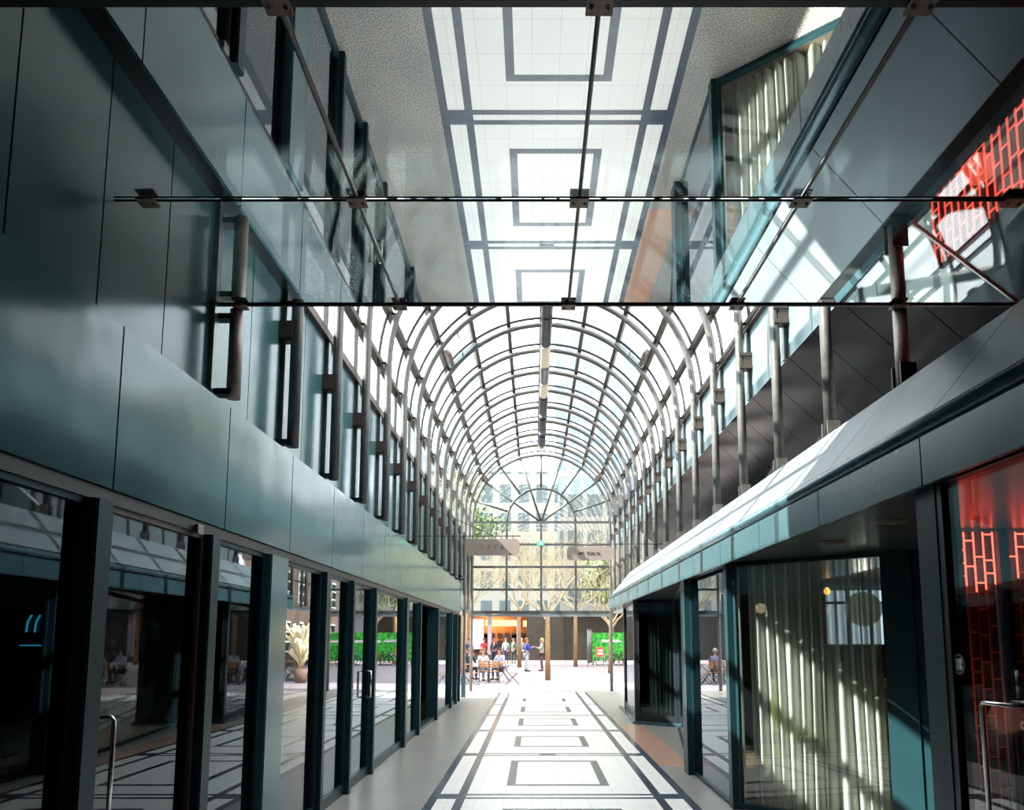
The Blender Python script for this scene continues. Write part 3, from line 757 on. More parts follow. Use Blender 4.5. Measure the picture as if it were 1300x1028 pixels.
# ------------------------------------------------------------------ end window
r = struct('window_50', (XC, YG, 2.5)); y = YG
mb = MB(); mb.prism([(XC - RIB, 2.6)] + [(XC + RIB, 2.6)] + [(XC + RIB * math.cos(PI * i / 30), ZS + RIB * math.sin(PI * i / 30)) for i in range(31)], y - .004, y + .004)
mb.build('glazing', M['vault_glass'], r)
zt = [2.58 + (ZS - 2.58) / 4 * i for i in range(5)]
for i, z in enumerate(zt):
    mb = MB(); h = .055 if i == 0 else .036
    mb.box(XC - RIB, XC + RIB, y - .04, y + .04, z - h, z + h); mb.build('transom', M['steel_dark'], r)
mb = MB(); mb.box(XC - RIB, XC + RIB, y - .05, y + .06, 2.44, 2.515); mb.build('transom', M['ledge'], r)
for x in (XC - RIB / 2, XC, XC + RIB / 2):
    mb = MB(); mb.box(x - .034, x + .034, y - .045, y + .045, 2.52, ZS); mb.build('mullion', M['steel_dark'], r)
mb = MB(); mb.tube([(XC + 1.16 * math.cos(PI * i / 30), y, ZS + 1.16 * math.sin(PI * i / 30)) for i in range(31)], .042, 8); mb.build('inner_arch', M['steel_dark'], r)
for s in range(1, 10):
    a = PI * s / 10; full = s % 2 == 0
    mb = MB(); r0 = .02 if full else 1.16
    mb.tube([(XC + r0 * math.cos(a), y, ZS + r0 * math.sin(a)), (XC + RIB * math.cos(a), y, ZS + RIB * math.sin(a))], .036, 8); mb.build('spoke', M['steel_dark'], r)
# exit sign
t = thing('exit_sign', 'small green lit exit sign on the centre mullion of the end window', 'exit sign', (XC, y - .12, 4.82))
mb = MB(); mb.box(XC - .14, XC + .10, y - .13, y - .07, 4.82, 4.98); mb.build('case', M['exit'], t)
mb = MB(); mb.box(XC - .06, XC + .04, y - .135, y - .131, 4.86, 4.94)
mb.build('pictogram', M['white'], t)
# side glazing beyond the shop buildings
for side, x, z1, y0 in (('left', -2.22, 3.2, 20.95), ('right', 2.70, 4.66, 19.65)):
    r = struct('window_%d' % (51 if side == 'left' else 52), (x, 22, 2.6))
    mb = MB(); mb.box(x - .004, x + .004, y0, YG, 2.62, z1); mb.build('glazing', M['vault_glass'], r)
    mb = MB(); mb.box(x - .05, x + .05, y0, YG + .02, 2.54, 2.64); mb.build('transom', M['ledge'], r)
    z = 2.63 + .755
    while z < z1:
        mb = MB(); mb.box(x - .03, x + .03, y0, YG, z - .025, z + .025); mb.build('transom', M['purlin'], r); z += .755
    for k in range(11, 16):
        if RB[k] > y0:
            mb = MB(); mb.box(x - .03, x + .03, RB[k] - .03, RB[k] + .03, 2.6, z1); mb.build('mullion', M['steel_dark'], r)
# crown luminaires
ZC = ZS + RIB - .18
cyl = [('d', 12.6, 13.3), ('d', 13.35, 14.75), ('l', 14.85, 15.9), ('s', 16.0, 17.0), ('l', 17.1, 18.0), ('d', 18.1, 19.5), ('d', 19.9, 21.2), ('d', 21.6, 22.8), ('l', 22.9, 23.1)]
dl = ['nearest dark drum luminaire under the vault crown, beside the canopy edge', 'second dark drum luminaire from the canopy edge, along the vault crown', 'dark drum luminaire following the far pale lamp on the crown', 'dark drum luminaire in the middle of the far crown run', 'last dark drum luminaire before the end window']
ll = ['nearest pale frosted lamp on the vault crown, behind the second dark drum', 'pale frosted lamp on the crown beyond the silver drum', 'tiny pale lamp at the far end of the crown run']
di = li = 0
for kd, a, b in cyl:
    lab = {'d': dl[min(di, 4)], 'l': ll[min(li, 2)], 's': 'silvery drum luminaire between the two pale crown lamps'}[kd]
    if kd == 'd': di += 1
    if kd == 'l': li += 1
    t = thing('crown_luminaire', lab, 'lamp', (XC, (a + b) / 2, ZC - .1), 'drum luminaires along the vault crown')
    mb = MB(); mb.lathe([(.001, a), (.1, a + .01), (.105, a + .05), (.105, b - .05), (.1, b - .01), (.001, b)], (XC, 0, ZC), 18, axis='y')
    mb.build('drum', {'d': M['drum'], 'l': M['lampglass'], 's': M['steel_lt']}[kd], t)
    mb = MB()
    for q in (a + .1, b - .1): mb.box(XC - .015, XC + .015, q - .015, q + .015, ZC + .09, ZS + RGL - .04)
    mb.build('hanger', M['rod'], t)
    if kd == 'd':
        mb = MB(); mb.lathe([(.108, a + .02), (.115, a + .04), (.115, a + .08), (.108, a + .10)], (XC, 0, ZC), 18, axis='y'); mb.build('collar', M['brown'], t)
# opened vents on both flanks and beige actuators near the end
def vent(k, s, label):
    a = PI * (s + .5) / 10; yc = (RB[k] + RB[k + 1]) / 2
    t = thing('roof_vent', label, 'vent', arcpt(RIB - .05, a, yc))
    T = Matrix.Translation(arcpt(RGL - .13, a, yc)) @ Matrix.Rotation(-(a - PI / 2), 4, 'Y') @ Matrix.Rotation(.0, 4, 'X')
    for q in (-.62, .56):
        mb = MB(); mb.box(-.36, .36, q, q + .06, -.03, .03, mat=T); mb.build('frame_bar', M['ledge'], t)
    mb = MB(); mb.box(.30 if s < 5 else -.38, .38 if s < 5 else -.30, -.3, .3, -.12, 0, mat=T); mb.build('motor', M['clamp'], t)
    mb = MB(); mb.tube([T @ Vector((0, -.3, -.02)), T @ Vector((0, -.58, .0))], .012, 6); mb.tube([T @ Vector((0, .3, -.02)), T @ Vector((0, .58, .0))], .012, 6); mb.build('rod', M['steel'], t)
vent(6, 7, 'opening roof vent with pale frame high on the left flank of the vault')
vent(6, 2, 'opening roof vent with pale frame high on the right flank of the vault')
vent(14, 7, 'far roof vent by the end window, left of the crown')
vent(14, 2, 'far roof vent by the end window, right of the crown')

# ------------------------------------------------------------------ hanging signs
def hsign(name, cx, y, cz, w, h, wallx, label, text, size, mat, dx=0, icon=False):
    t = thing(name, label, 'sign', (cx, y, cz - h / 2)); n = .035
    x0, x1, z0, z1 = cx - w / 2, cx + w / 2, cz - h / 2, cz + h / 2
    pts = [(x0 + n, z0), (x1 - n, z0), (x1 - n, z0 + n * .6), (x1 - n * .4, z0 + n), (x1, z0 + n * 1.6), (x1, z1 - n * 1.6), (x1 - n * .4, z1 - n), (x1 - n, z1 - n * .6), (x1 - n, z1),
           (x0 + n, z1), (x0 + n, z1 - n * .6), (x0 + n * .4, z1 - n), (x0, z1 - n * 1.6), (x0, z0 + n * 1.6), (x0 + n * .4, z0 + n), (x0 + n, z0 + n * .6)]
    mb = MB(); mb.prism(pts, y - .015, y + .015); mb.build('board', M['sign'], t)
    mb = MB(); zz = z1 + .055
    far = x1 + .02 if wallx < cx else x0 - .04
    mb.tube([(wallx, y, zz), (far, y, zz)], .009, 8)
    for q in (x0 + .12, x1 - .12): mb.tube([(q, y, z1), (q, y, zz)], .006, 6)
    mb.build('arm', M['rod'], t)
    mb = MB(); mx = cx + (.02 if wallx < cx else -.02); mb.tube([(wallx, y, zz + .62), (mx, y, zz)], .007, 6); mb.build('stay_wire', M['rod'], t)
    cu = bpy.data.curves.new('lettering', 'FONT'); cu.body = text; cu.size = size; cu.align_x = 'CENTER'; cu.align_y = 'CENTER'; cu.extrude = .002
    cu.space_character = 1.75 if not icon else 1.1
    cu.materials.append(mat)
    tmp = bpy.data.objects.new('lettering', cu); C.objects.link(tmp); bpy.context.view_layer.update()
    me = bpy.data.meshes.new_from_object(tmp.evaluated_get(bpy.context.evaluated_depsgraph_get())); me.materials.clear(); me.materials.append(mat)
    bpy.data.objects.remove(tmp)
    o = bpy.data.objects.new('lettering', me); C.objects.link(o); o.parent = t; o.rotation_euler = (PI / 2, 0, 0); o.location = (dx, -.019, h / 2)
    if icon:
        mb = MB(); X = cx - .19; Z = cz
        mb.prism([(X - .05, Z - .03), (X - .035, Z - .03), (X - .03, Z - .012), (X + .01, Z - .012), (X + .015, Z - .03), (X + .03, Z - .03), (X + .03, Z), (X + .055, Z + .012), (X + .05, Z + .035), (X + .02, Z + .03), (X, Z + .022), (X - .04, Z + .024), (X - .052, Z + .01)], y - .021, y - .016)
        mb.build('animal_emblem', M['ink'], t)
    mb = MB(); s = -1 if wallx < cx else 1; mb.box(wallx - .02, wallx + .02, y - .03, y + .03, zz - .06, zz + .06); mb.build('wall_plate', M['black'], t)
hsign('hanging_sign', -.73, 12.88, 3.29, .95, .29, XL, 'taupe hanging sign with notched corners reading YAYA, on the left', 'YAYA', .115, M['ink_grey'])
hsign('hanging_sign', 1.13, 14.8, 3.40, .94, .275, XR + .1, 'taupe hanging sign with small black animal emblem, on the right', 'CHLYL', .085, M['ink'], dx=.06, icon=True)
# cctv camera
t = thing('security_camera', 'dark security camera on the left steel pole beside the fascia', 'camera', (-2.1, 20.6, 3.25))
mb = MB(); mb.tube([(-2.02, 20.1, 3.40), (-2.0, 20.5, 3.40)], .05, 10); mb.build('housing', M['black'], t)
mb = MB(); mb.tube([(-2.0, 20.45, 3.40), (-2.0, 20.75, 3.40)], .025, 8); mb.box(-2.10, -1.96, 20.72, 20.80, 3.33, 3.46); mb.build('bracket', M['drum'], t)

# ------------------------------------------------------------------ plaza: furniture
def make_chair(label):
    t = thing('folding_chair', label, 'chair', (0, 0, 0), 'slatted folding chairs in the plaza')
    mb = MB()
    for i in range(5): mb.box(-.2, .2, -.19 + .08 * i, -.125 + .08 * i, .44, .455)
    mb.build('seat', M['wood'], t)
    mb = MB()
    for i in range(3): mb.box(-.2, .2, .235 + .012 * i, .25 + .012 * i, .60 + .09 * i, .66 + .09 * i)
    mb.build('backrest', M['wood'], t)
    for s in (-1, 1):
        x = .205 * s
        mb = MB(); mb.tube([(x, -.28, .0), (x, -.22, .05), (x, -.02, .27), (x, .18, .47), (x, .25, .62), (x, .29, .88)], .011, 8); mb.build('leg', M['iron'], t)
        mb = MB(); mb.tube([(x * .93, .27, .0), (x * .93, .20, .05), (x * .93, -.0, .27), (x * .93, -.2, .445)], .011, 8); mb.build('leg', M['iron'], t)
    mb = MB(); mb.tube([(-.205, .12, .42), (.205, .12, .42)], .008, 6); mb.tube([(-.2, -.24, .03), (.2, -.24, .03)], .008, 6); mb.build('stretcher', M['iron'], t)
    return t
def make_table(label):
    t = thing('folding_table', label, 'table', (0, 0, 0), 'slatted folding tables in the plaza')
    mb = MB()
    for i in range(8): mb.box(-.35, .35, -.35 + .0885 * i, -.35 + .0885 * i + .078, .72, .74)
    mb.build('tabletop', M['wood'], t)
    for s in (-1, 1):
        mb = MB(); mb.tube([(-.3, .26 * s, 0), (-.2, .26 * s, .08), (.0, .26 * s, .38), (.28, .26 * s, .72)], .012, 8); mb.build('leg', M['iron'], t)
        mb = MB(); mb.tube([(.3, .24 * s, 0), (.2, .24 * s, .08), (.0, .24 * s, .38), (-.28, .24 * s, .72)], .012, 8); mb.build('leg', M['iron'], t)
    return t
ch = make_chair('slatted wooden folding chair with its back to the arcade, centre of the terrace'); ch.location = (-1.58, 29.6, -.012); ch.rotation_euler.z = PI + .15
ch.location.y = 29.6
spots = [(-.82, 28.4, PI / 2 + .1, 'dark X-framed folding chair seen side-on, at the open right edge of the terrace'),
         (-2.0, 30.2, PI, 'orange slatted folding chair just behind the centre chair'),
         (-2.95, 28.6, -PI / 2 - .3, 'folding chair turned sideways between the two left steel poles'),
         (-2.35, 28.2, PI / 2 - .2, 'folding chair just right of the left steel poles, side-on'),
         (-3.35, 30.2, PI + .2, 'folding chair behind the leftmost steel pole'),
         (-3.9, 29.0, PI - .3, 'leftmost folding chair of the terrace, by the shopfront end')]
for x, y, rz, lb in spots: dup(ch, (x, y, -.012), rz, lb)
tb = make_table('slatted folding table beside the centre chair'); tb.location = (-1.25, 30.6, -.012)
for x, y, rz, lb in ((-2.75, 29.4, .2, 'slatted folding table behind the left steel poles'), (-4.1, 31.9, 0, 'slatted folding table furthest left on the terrace')):
    dup(tb, (x, y, -.012), rz, lb)
# right hand terrace (shows in the left shop glass)
for i, (x, y, rz, lb) in enumerate(((6.2, 32.5, 1.2, 'folding chair of the right terrace, nearest the planters'), (7.0, 33.6, -1.7, 'folding chair of the right terrace, facing the arcade'),
                                    (6.0, 36.0, 2.2, 'folding chair of the right terrace, under the red closed parasol'))):
    dup(ch, (x, y, -.012), rz, lb, 'slatted folding chairs of the right terrace')
dup(tb, (6.6, 33.2, -.012), .3, 'slatted folding table of the right terrace', 'slatted folding tables in the plaza')

# ------------------------------------------------------------------ people
def skinmesh(name, verts, edges, radii, mat, parent, sub=1, extra=None):
    me = bpy.data.meshes.new(name); me.from_pydata(verts, edges, []); me.materials.append(mat)
    o = bpy.data.objects.new(name, me); C.objects.link(o); o.parent = parent
    o.modifiers.new('Skin', 'SKIN').use_smooth_shade = True
    # one root for each island
    sv = me.skin_vertices[0].data
    for i, r in enumerate(radii): sv[i].radius = (r, r) if not isinstance(r, tuple) else r
    par = list(range(len(verts)))
    def find(a):
        while par[a] != a: a = par[a]
        return a
    for a, b in edges: par[find(a)] = find(b)
    seen = set()
    for i in range(len(verts)):
        f = find(i)
        sv[i].use_root = f not in seen; seen.add(f)
    s = o.modifiers.new('Sub', 'SUBSURF'); s.levels = sub; s.render_levels = sub
    return o
def person(loc, rz, label, top, legs, hair, pose='stand', h=1.74, hands='low', long_hair=False, group=None):
    """faces local -Y"""
    t = thing('person', label, 'person', loc, group); t.rotation_euler.z = rz
    k = h / 1.74
    V = []; E = []; R = []
    def add(p, r, par=None):
        V.append((p[0] * k, p[1] * k, p[2] * k)); R.append((r[0] * k, r[1] * k) if isinstance(r, tuple) else r * k)
        if par is not None: E.append((par, len(V) - 1))
        return len(V) - 1
    sit = pose == 'sit'
    hz = .50 if sit else .93
    pel = add((0, 0, hz), .13); wai = add((0, .0, hz + .17), .115, pel); che = add((0, .0 if not sit else -.03, hz + .38), (.14, .12), wai)
    nec = add((0, -.01 - (.05 if sit else 0), hz + .56), .052, che); hd0 = add((0, -.03 - (.05 if sit else 0), hz + .64), .07, nec)
    hd1 = add((0, -.03 - (.05 if sit else 0), hz + .72), .085, hd0); hd2 = add((0, -.02 - (.05 if sit else 0), hz + .79), .06, hd1)
    arms = []; legsp = []
    for s in (-1, 1):
        sh = (.17 * s, 0, hz + .48); 
        if hands == 'up': el = (.23 * s, -.10, hz + .26); wr = (.12 * s, -.32, hz + .34)
        elif hands == 'table' or sit: el = (.24 * s, -.12, hz + .24); wr = (.13 * s, -.36, hz + .22)
        else: el = (.22 * s, .03, hz + .22); wr = (.23 * s, -.06, hz - .01)
        a = add(sh, .055, che); b = add(el, .04, a); c = add(wr, .027, b)
        d = Vector(wr) - Vector(el); d.normalize()
        pm = Vector(wr) + d * .07; side = Vector((0, 1, 0)).cross(d) if abs(d.y) < .9 else Vector((1, 0, 0)); side.normalize()
        p = add(pm, (.035, .018), c)
        for q in range(4):
            off = side * (-.024 + .016 * q); ln = (.065, .075, .07, .055)[q]
            f0 = add(pm + off + d * .01, .009, p); f1 = add(pm + off + d * (.01 + ln * .55), .008, f0); add(pm + off + d * (.01 + ln) + Vector((0, 0, -.012)), .006, f1)
        th0 = add(Vector(wr) + d * .03 + side * .035, .010, p); add(Vector(wr) + d * .075 + side * .055, .008, th0)
        arms.append((sh, el, wr))
        hp = (.09 * s, 0, hz - .06)
        if sit: kn = (.12 * s, -.42, .50); an = (.11 * s, -.40, .10)
        elif pose == 'walk': kn = (.10 * s, -.10 * s, .50); an = (.10 * s, -.16 * s + .04, .09)
        else: kn = (.11 * s, -.02, .50); an = (.12 * s, .02, .09)
        a = add(hp, .085, pel); b = add(kn, .055, a); c = add(an, .036, b); add((an[0], an[1] - .14, .035), .03, c)
        legsp.append((hp, kn, an))
    # nose as part of the body surface
    body = skinmesh('body', V, E, R, M['skin'], t)
    def child(name, chain, mat):
        V2 = []; E2 = []; R2 = []
        for p, r, par in chain:
            V2.append(tuple(c * k for c in p)); R2.append(r * k if not isinstance(r, tuple) else (r[0] * k, r[1] * k))
            if par is not None: E2.append((par, len(V2) - 1))
        return skinmesh(name, V2, E2, R2, mat, t)
    f = -.03 if sit else 0
    ch2 = [((0, 0, hz - .02), .145, None), ((0, 0, hz + .17), .13, 0), ((0, f, hz + .38), (.155, .135), 1), ((0, f - .01, hz + .50), .075, 2)]
    for sh, el, wr in arms:
        n = len(ch2); ch2 += [(sh, .068, 2), (el, .052, n), (tuple(Vector(el).lerp(Vector(wr), .85)), .038, n + 1)]
    child('jacket', ch2, cloth(top))
    ch3 = [((0, 0, hz), .14, None)]
    for hp, kn, an in legsp:
        n = len(ch3); ch3 += [(hp, .095, 0), (kn, .068, n), (an, .052, n + 1)]
    child('trousers', ch3, cloth(legs))
    sh_ = []; 
    for hp, kn, an in legsp:
        mb = MB(); a = Vector(an) * k
        mb.tube([(a.x, a.y + .05, .035), (a.x, a.y - .05, .04), (a.x, a.y - .15, .03), (a.x, a.y - .19, .025)], [.036, .045, .042, .02], 10)
        mb.tube([(a.x, a.y, .04), (a.x, a.y, .10)], .045, 10)
        o = mb.build('shoe', cloth((.05, .04, .04))); o.parent = t
    hy = -.02 - (.05 if sit else 0)
    mb = MB(); cz = hz + .755
    mb.lathe([(.095 * math.cos(a), cz + .10 * math.sin(a)) for a in [(-.35 + i * (PI / 2 + .35) / 8) for i in range(9)]], (0, hy + .022, 0), 14)
    if long_hair: mb.tube([(0, hy + .05, cz + .02), (0, hy + .08, cz - .10), (0, hy + .07, cz - .24)], [.085, .08, .05], 10)
    mb.v = [tuple(c * k for c in v) for v in mb.v]
    o = mb.build('hair', cloth(hair)); o.parent = t
    # face
    mb = MB(); z = hz + .70
    mb.tube([(0, hy - .085, z + .03), (0, hy - .118, z - .005), (0, hy - .09, z - .012)], [.008, .014, .01], 8)
    mb.v = [tuple(c * k for c in v) for v in mb.v]
    o = mb.build('nose', M['skin']); o.parent = t
    for s in (-1, 1):
        mb = MB(); mb.lathe([(.001, -.011), (.011, 0), (.001, .011)], (s * .032 * k, (hy - .086) * k, (z + .03) * k), 8); o = mb.build('eye', M['ink']); o.parent = t
        mb = MB(); mb.tube([(s * .088 * k, (hy + .01) * k, (z - .02) * k), (s * .095 * k, (hy + .02) * k, (z + .03) * k)], .014, 8); o = mb.build('ear', M['skin']); o.parent = t
    mb = MB(); mb.tube([(-.022 * k, (hy - .086) * k, (z - .038) * k), (0, (hy - .092) * k, (z - .04) * k), (.022 * k, (hy - .086) * k, (z - .038) * k)], .006, 6); o = mb.build('mouth', cloth((.45, .14, .12))); o.parent = t
    return t
G = -.012
person((-.40, 40, G), -PI / 2 + .3 + PI, 'person in a bright blue jumper and white trousers standing in the plaza', (.03, .12, .75), (.78, .80, .86), (.45, .25, .1), hands='up')
person((.42, 40.6, G), -PI / 2 + .1, 'blond person in a black and white top standing facing the one in blue', (.72, .68, .62), (.18, .09, .10), (.80, .62, .3), hands='up', long_hair=True)
person((-2.15, 31.5, G), .4, 'seated person in a white shirt at the centre terrace table', (.85, .84, .84), (.2, .2, .24), (.30, .16, .08), 'sit', long_hair=True)
person((-1.45, 32.2, G), -.5, 'seated person in a pale lilac top beside the white shirt', (.68, .68, .82), (.1, .1, .14), (.10, .06, .04), 'sit')
person((-3.35, 30.75, G), PI + .3, 'white-haired person in a mauve top seated behind the left poles', (.45, .40, .62), (.1, .1, .12), (.85, .82, .78), 'sit')
person((-2.75, 31.7, G), PI - .5, 'dark-clothed person seated between the two left steel poles', (.03, .03, .04), (.06, .05, .06), (.35, .2, .1), 'sit')
person((-3.55, 41, G), .4, 'person in a navy coat standing far left by the pale doors', (.07, .08, .18), (.06, .06, .09), (.08, .05, .04))
person((-3.35, 50, G), .1, 'person in a red jacket standing by the white panel', (.75, .05, .05), (.07, .06, .09), (.08, .05, .04), 'walk')
person((-2.55, 48, G), 2.9, 'tall person in a long black coat walking towards the orange shop', (.02, .025, .05), (.02, .025, .05), (.5, .22, .1), 'walk')
person((-1.95, 52, G), 3.3, 'person in a pale teal jacket at the orange shop window', (.50, .66, .60), (.05, .05, .12), (.20, .12, .08))
person((-1.45, 53, G), 2.6, 'person in dark green clothes at the orange shop window', (.04, .08, .06), (.04, .05, .05), (.10, .07, .05))
person((-.9, 54, G), .3, 'person in a grey top standing by the bronze pillar', (.50, .50, .50), (.25, .27, .2), (.7, .6, .45))

# ------------------------------------------------------------------ trees
def bare_tree(name, label, x, y, trunk_h, spread, seed, levels=5, r0=.11, group='bare trees in the plaza'):
    rnd = random.Random(seed); t = thing(name, label, 'tree', (x, y, G), group)
    mb = MB(); lean = rnd.uniform(-.04, .04)
    mb.tube([(x, y, G), (x + lean, y, trunk_h * .5), (x + lean * 1.5, y, trunk_h)], [r0 * 1.15, r0, r0 * .92], 10); mb.build('trunk', M['bark'], t)
    big = MB(); fine = MB()
    def grow(p, d, L, r, lev):
        pts = [p]; q = p.copy(); dd = d.copy(); n = 4
        for i in range(n):
            dd = (dd + Vector((rnd.uniform(-.32, .32), rnd.uniform(-.32, .32), rnd.uniform(-.1, .22)))).normalized()
            q = q + dd * (L / n); pts.append(q.copy())
        (big if lev < 2 else fine).tube(pts, [r * (1 - .5 * i / n) for i in range(n + 1)], 6 if lev < 2 else 4, caps=False)
        if lev >= levels: return
        for i in range(2 if lev > 2 else 3):
            f = rnd.choice((2, 3, 4, 4)); b = pts[f]
            nd = (dd + Vector((rnd.uniform(-1, 1), rnd.uniform(-1, 1), rnd.uniform(-.35, .8)))).normalized()
            grow(b, nd, L * rnd.uniform(.6, .85), r * .55, lev + 1)
    top = Vector((x + lean * 1.5, y, trunk_h - .05))
    for i in range(6):
        a = i * 2 * PI / 6 + rnd.uniform(-.3, .3)
        up = rnd.uniform(.3, 1.3)
        grow(top - Vector((0, 0, .12 * (i % 3))), Vector((math.cos(a), math.sin(a), up)).normalized(), spread * rnd.uniform(.42, .6), r0 * .55, 0)
    big.build('branches', M['twig'], t); fine.build('twigs', M['twig'], t)
bare_tree('bare_tree', 'bare golden-barked tree standing in the plaza on the arcade axis', .58, 31.6, 2.75, 3.3, 11, r0=.105)
bare_tree('bare_tree', 'bare golden tree right of the axis, trunk beside the right end column', 3.85, 38, 2.5, 3.2, 23, r0=.10)
bare_tree('bare_tree', 'bare tree left in the plaza behind the terrace', -3.6, 37, 2.9, 3.0, 31, r0=.11)
bare_tree('bare_tree', 'bare tree far back in the plaza in front of the offices, left of the axis', -.9, 46, 3.6, 4.0, 47, r0=.12)
bare_tree('bare_tree', 'bare tree far back in the plaza, right of the axis', 2.6, 47, 3.6, 4.2, 53, r0=.12)

def leafy(name, label, x, y, z0, z1, rx, seed, mat, n=2600, trunk=True, size=.16):
    rnd = random.Random(seed); t = thing(name, label, 'tree', (x, y, G)); zc = (z0 + z1) / 2; rz = (z1 - z0) / 2
    if trunk:
        mb = MB(); mb.tube([(x, y, G), (x + .05, y, z0 + .4), (x - .05, y + .05, zc)], [.16, .13, .07], 8); mb.build('trunk', M['bark'], t)
    blobs = [(x + rnd.uniform(-.6, .6) * rx, y + rnd.uniform(-.6, .6) * rx, zc + rnd.uniform(-.65, .65) * rz, rnd.uniform(.28, .5) * rx) for _ in range(16)]
    mb = MB()
    for i in range(n):
        b = rnd.choice(blobs)
        d = Vector((rnd.gauss(0, 1), rnd.gauss(0, 1), rnd.gauss(0, 1))).normalized()
        c = Vector(b[:3]) + Vector((d.x, d.y, d.z * rz / rx * .8)) * b[3] * rnd.uniform(.7, 1.05)
        u = Vector((rnd.gauss(0, 1), rnd.gauss(0, 1), rnd.gauss(0, 1))).normalized(); w = u.cross(d)
        if w.length < .1: continue
        w.normalize(); s = size * rnd.uniform(.6, 1.2)
        mb.poly([c - u * s, c + w * s * .5, c + u * s, c - w * s * .5])
    mb.build('foliage', mat, t)
leafy('evergreen_tree', 'dark evergreen tree behind the left terrace', -6.8, 34, 1.2, 7.5, 1.9, 3, M['leaf'], 4200)
leafy('evergreen_tree', 'tall green tree showing behind the right flank of the vault', 9.5, 30, 3.0, 12.5, 2.9, 5, M['leaf2'], 5200, size=.2)
leafy('evergreen_tree', 'green tree far back behind the lower right panes of the end window', 5.4, 52, 3.2, 8.5, 2.0, 6, M['leaf2'], 2600, size=.2)
leafy('evergreen_tree', 'green tree far back behind the upper left panes of the end window', -4.8, 54, 8.0, 14.5, 2.8, 8, M['leaf2'], 1500, size=.2)

def planter(x, y, label, s=1.0):
    rnd = random.Random(int(x * 10 + y)); t = thing('plume_planter', label, 'planter', (x, y, G))
    mb = MB(); mb.lathe([(.001, G), (.2, G), (.27, .55), (.24, .55), (.22, .45), (.001, .45)], (x, y, 0), 16); mb.build('pot', M['terracotta'], t)
    mb = MB()
    for i in range(60):
        a = rnd.uniform(0, 2 * PI); l = rnd.uniform(.2, .75) * s; h = rnd.uniform(1.2, 2.3) * s
        mb.tube([(x, y, .45), (x + .3 * l * math.cos(a), y + .3 * l * math.sin(a), h * .7), (x + l * math.cos(a), y + l * math.sin(a), h)], [.006, .03, .07], 5)
    mb.build('plumes', M['pampas'], t)
planter(4.9, 29.5, 'clay planter of cream plumes beside the right terrace, nearest the arcade')
planter(7.4, 30.5, 'clay planter of cream plumes between the closed parasols')
def parasol(x, y, mat, label):
    t = thing('closed_parasol', label, 'parasol', (x, y, G))
    mb = MB(); mb.tube([(x, y, .1), (x, y, 2.9)], .03, 10); mb.build('pole', M['wood'], t)
    mb = MB(); mb.box(x - .3, x + .3, y - .3, y + .3, G, .1); mb.build('base', M['slate'], t)
    mb = MB(); n = 16
    for i, (r, z) in enumerate(((.035, 2.85), (.10, 2.3), (.20, 1.55), (.24, 1.2), (.06, 1.15))):
        for q in range(n): rr = r * (1 + (.25 if q % 2 else -.2)); mb.v.append((x + rr * math.cos(2 * PI * q / n), y + rr * math.sin(2 * PI * q / n), z))
    for i in range(4):
        for q in range(n): mb.face([i * n + q, i * n + (q + 1) % n, (i + 1) * n + (q + 1) % n, (i + 1) * n + q])
    mb.build('cloth', mat, t)
parasol(5.6, 31.0, M['parasol'], 'brown closed parasol of the right terrace')
parasol(6.2, 35.0, M['parasol_red'], 'red closed parasol of the right terrace')

# hoarding, bikes, barrier, red sign
t = thing('green_hoarding', 'bright green leaf-printed hoarding with a white strip across', 'hoarding', (8, 50, G))
mb = MB(); mb.box(3.9, 10.85, 50, 50.06, .25, 2.12); mb.build('panel', M['hedge'], t)
mb = MB(); mb.box(4.6, 5.8, 49.985, 49.998, 1.50, 1.60); mb.box(6.0, 10.85, 49.985, 49.998, 1.46, 1.62)
for i in range(6): mb.box(4.5 + .2 * i, 4.62 + .2 * i, 49.985, 49.998, 1.55, 1.66)
mb.build('white_strip', M['white'], t)
for x in (3.95, 6.0, 8.1, 9.5, 10.75):
    mb = MB(); mb.box(x - .05, x + .05, 50.06, 50.16, G, 2.15); mb.build('post', M['steel_lt'], t)
t = thing('site_barrier', 'tall grey mesh barrier panel left of the green hoarding', 'barrier', (3.6, 49, G))
p0, p1 = Vector((3.35, 47.0, 0)), Vector((3.85, 50.0, 0))
mb = MB(); mb.tube([(p0.x, p0.y, G), (p0.x, p0.y, 2.3), (p1.x, p1.y, 2.3), (p1.x, p1.y, G)], .025, 8); mb.build('frame', M['steel_lt'], t)
mb = MB()
for i in range(1, 22):
    q = p0.lerp(p1, i / 22); mb.tube([(q.x, q.y, .15), (q.x, q.y, 2.28)], .010, 4)
for i in range(10): z = .2 + i * .22; mb.tube([(p0.x, p0.y, z), (p1.x, p1.y, z)], .010, 4)
mb.build('mesh', M['steel_lt'], t)
t = thing('red_notice_board', 'square red notice board with white lettering on legs before the hoarding', 'sign', (4.1, 46.6, G))
mb = MB(); mb.box(3.83, 4.36, 46.6, 46.64, .62, 1.18); mb.build('board', M['red'], t)
mb = MB(); Z = 1.0
mb.box(3.95, 3.975, 46.59, 46.598, .93, 1.08); mb.box(3.975, 4.03, 46.59, 46.598, .93, .95)
for q in range(3): mb.box(4.05 + q * .08, 4.10 + q * .08, 46.59, 46.598, .93, 1.06)
for q in range(4): mb.box(3.94 + q * .09, 4.01 + q * .09, 46.59, 46.598, .74, .86)
mb.build('lettering', M['white'], t)
for x in (3.88, 4.31):
    mb = MB(); mb.tube([(x, 46.66, G), (x, 46.66, .64)], .018, 8); mb.build('leg', M['steel_lt'], t)
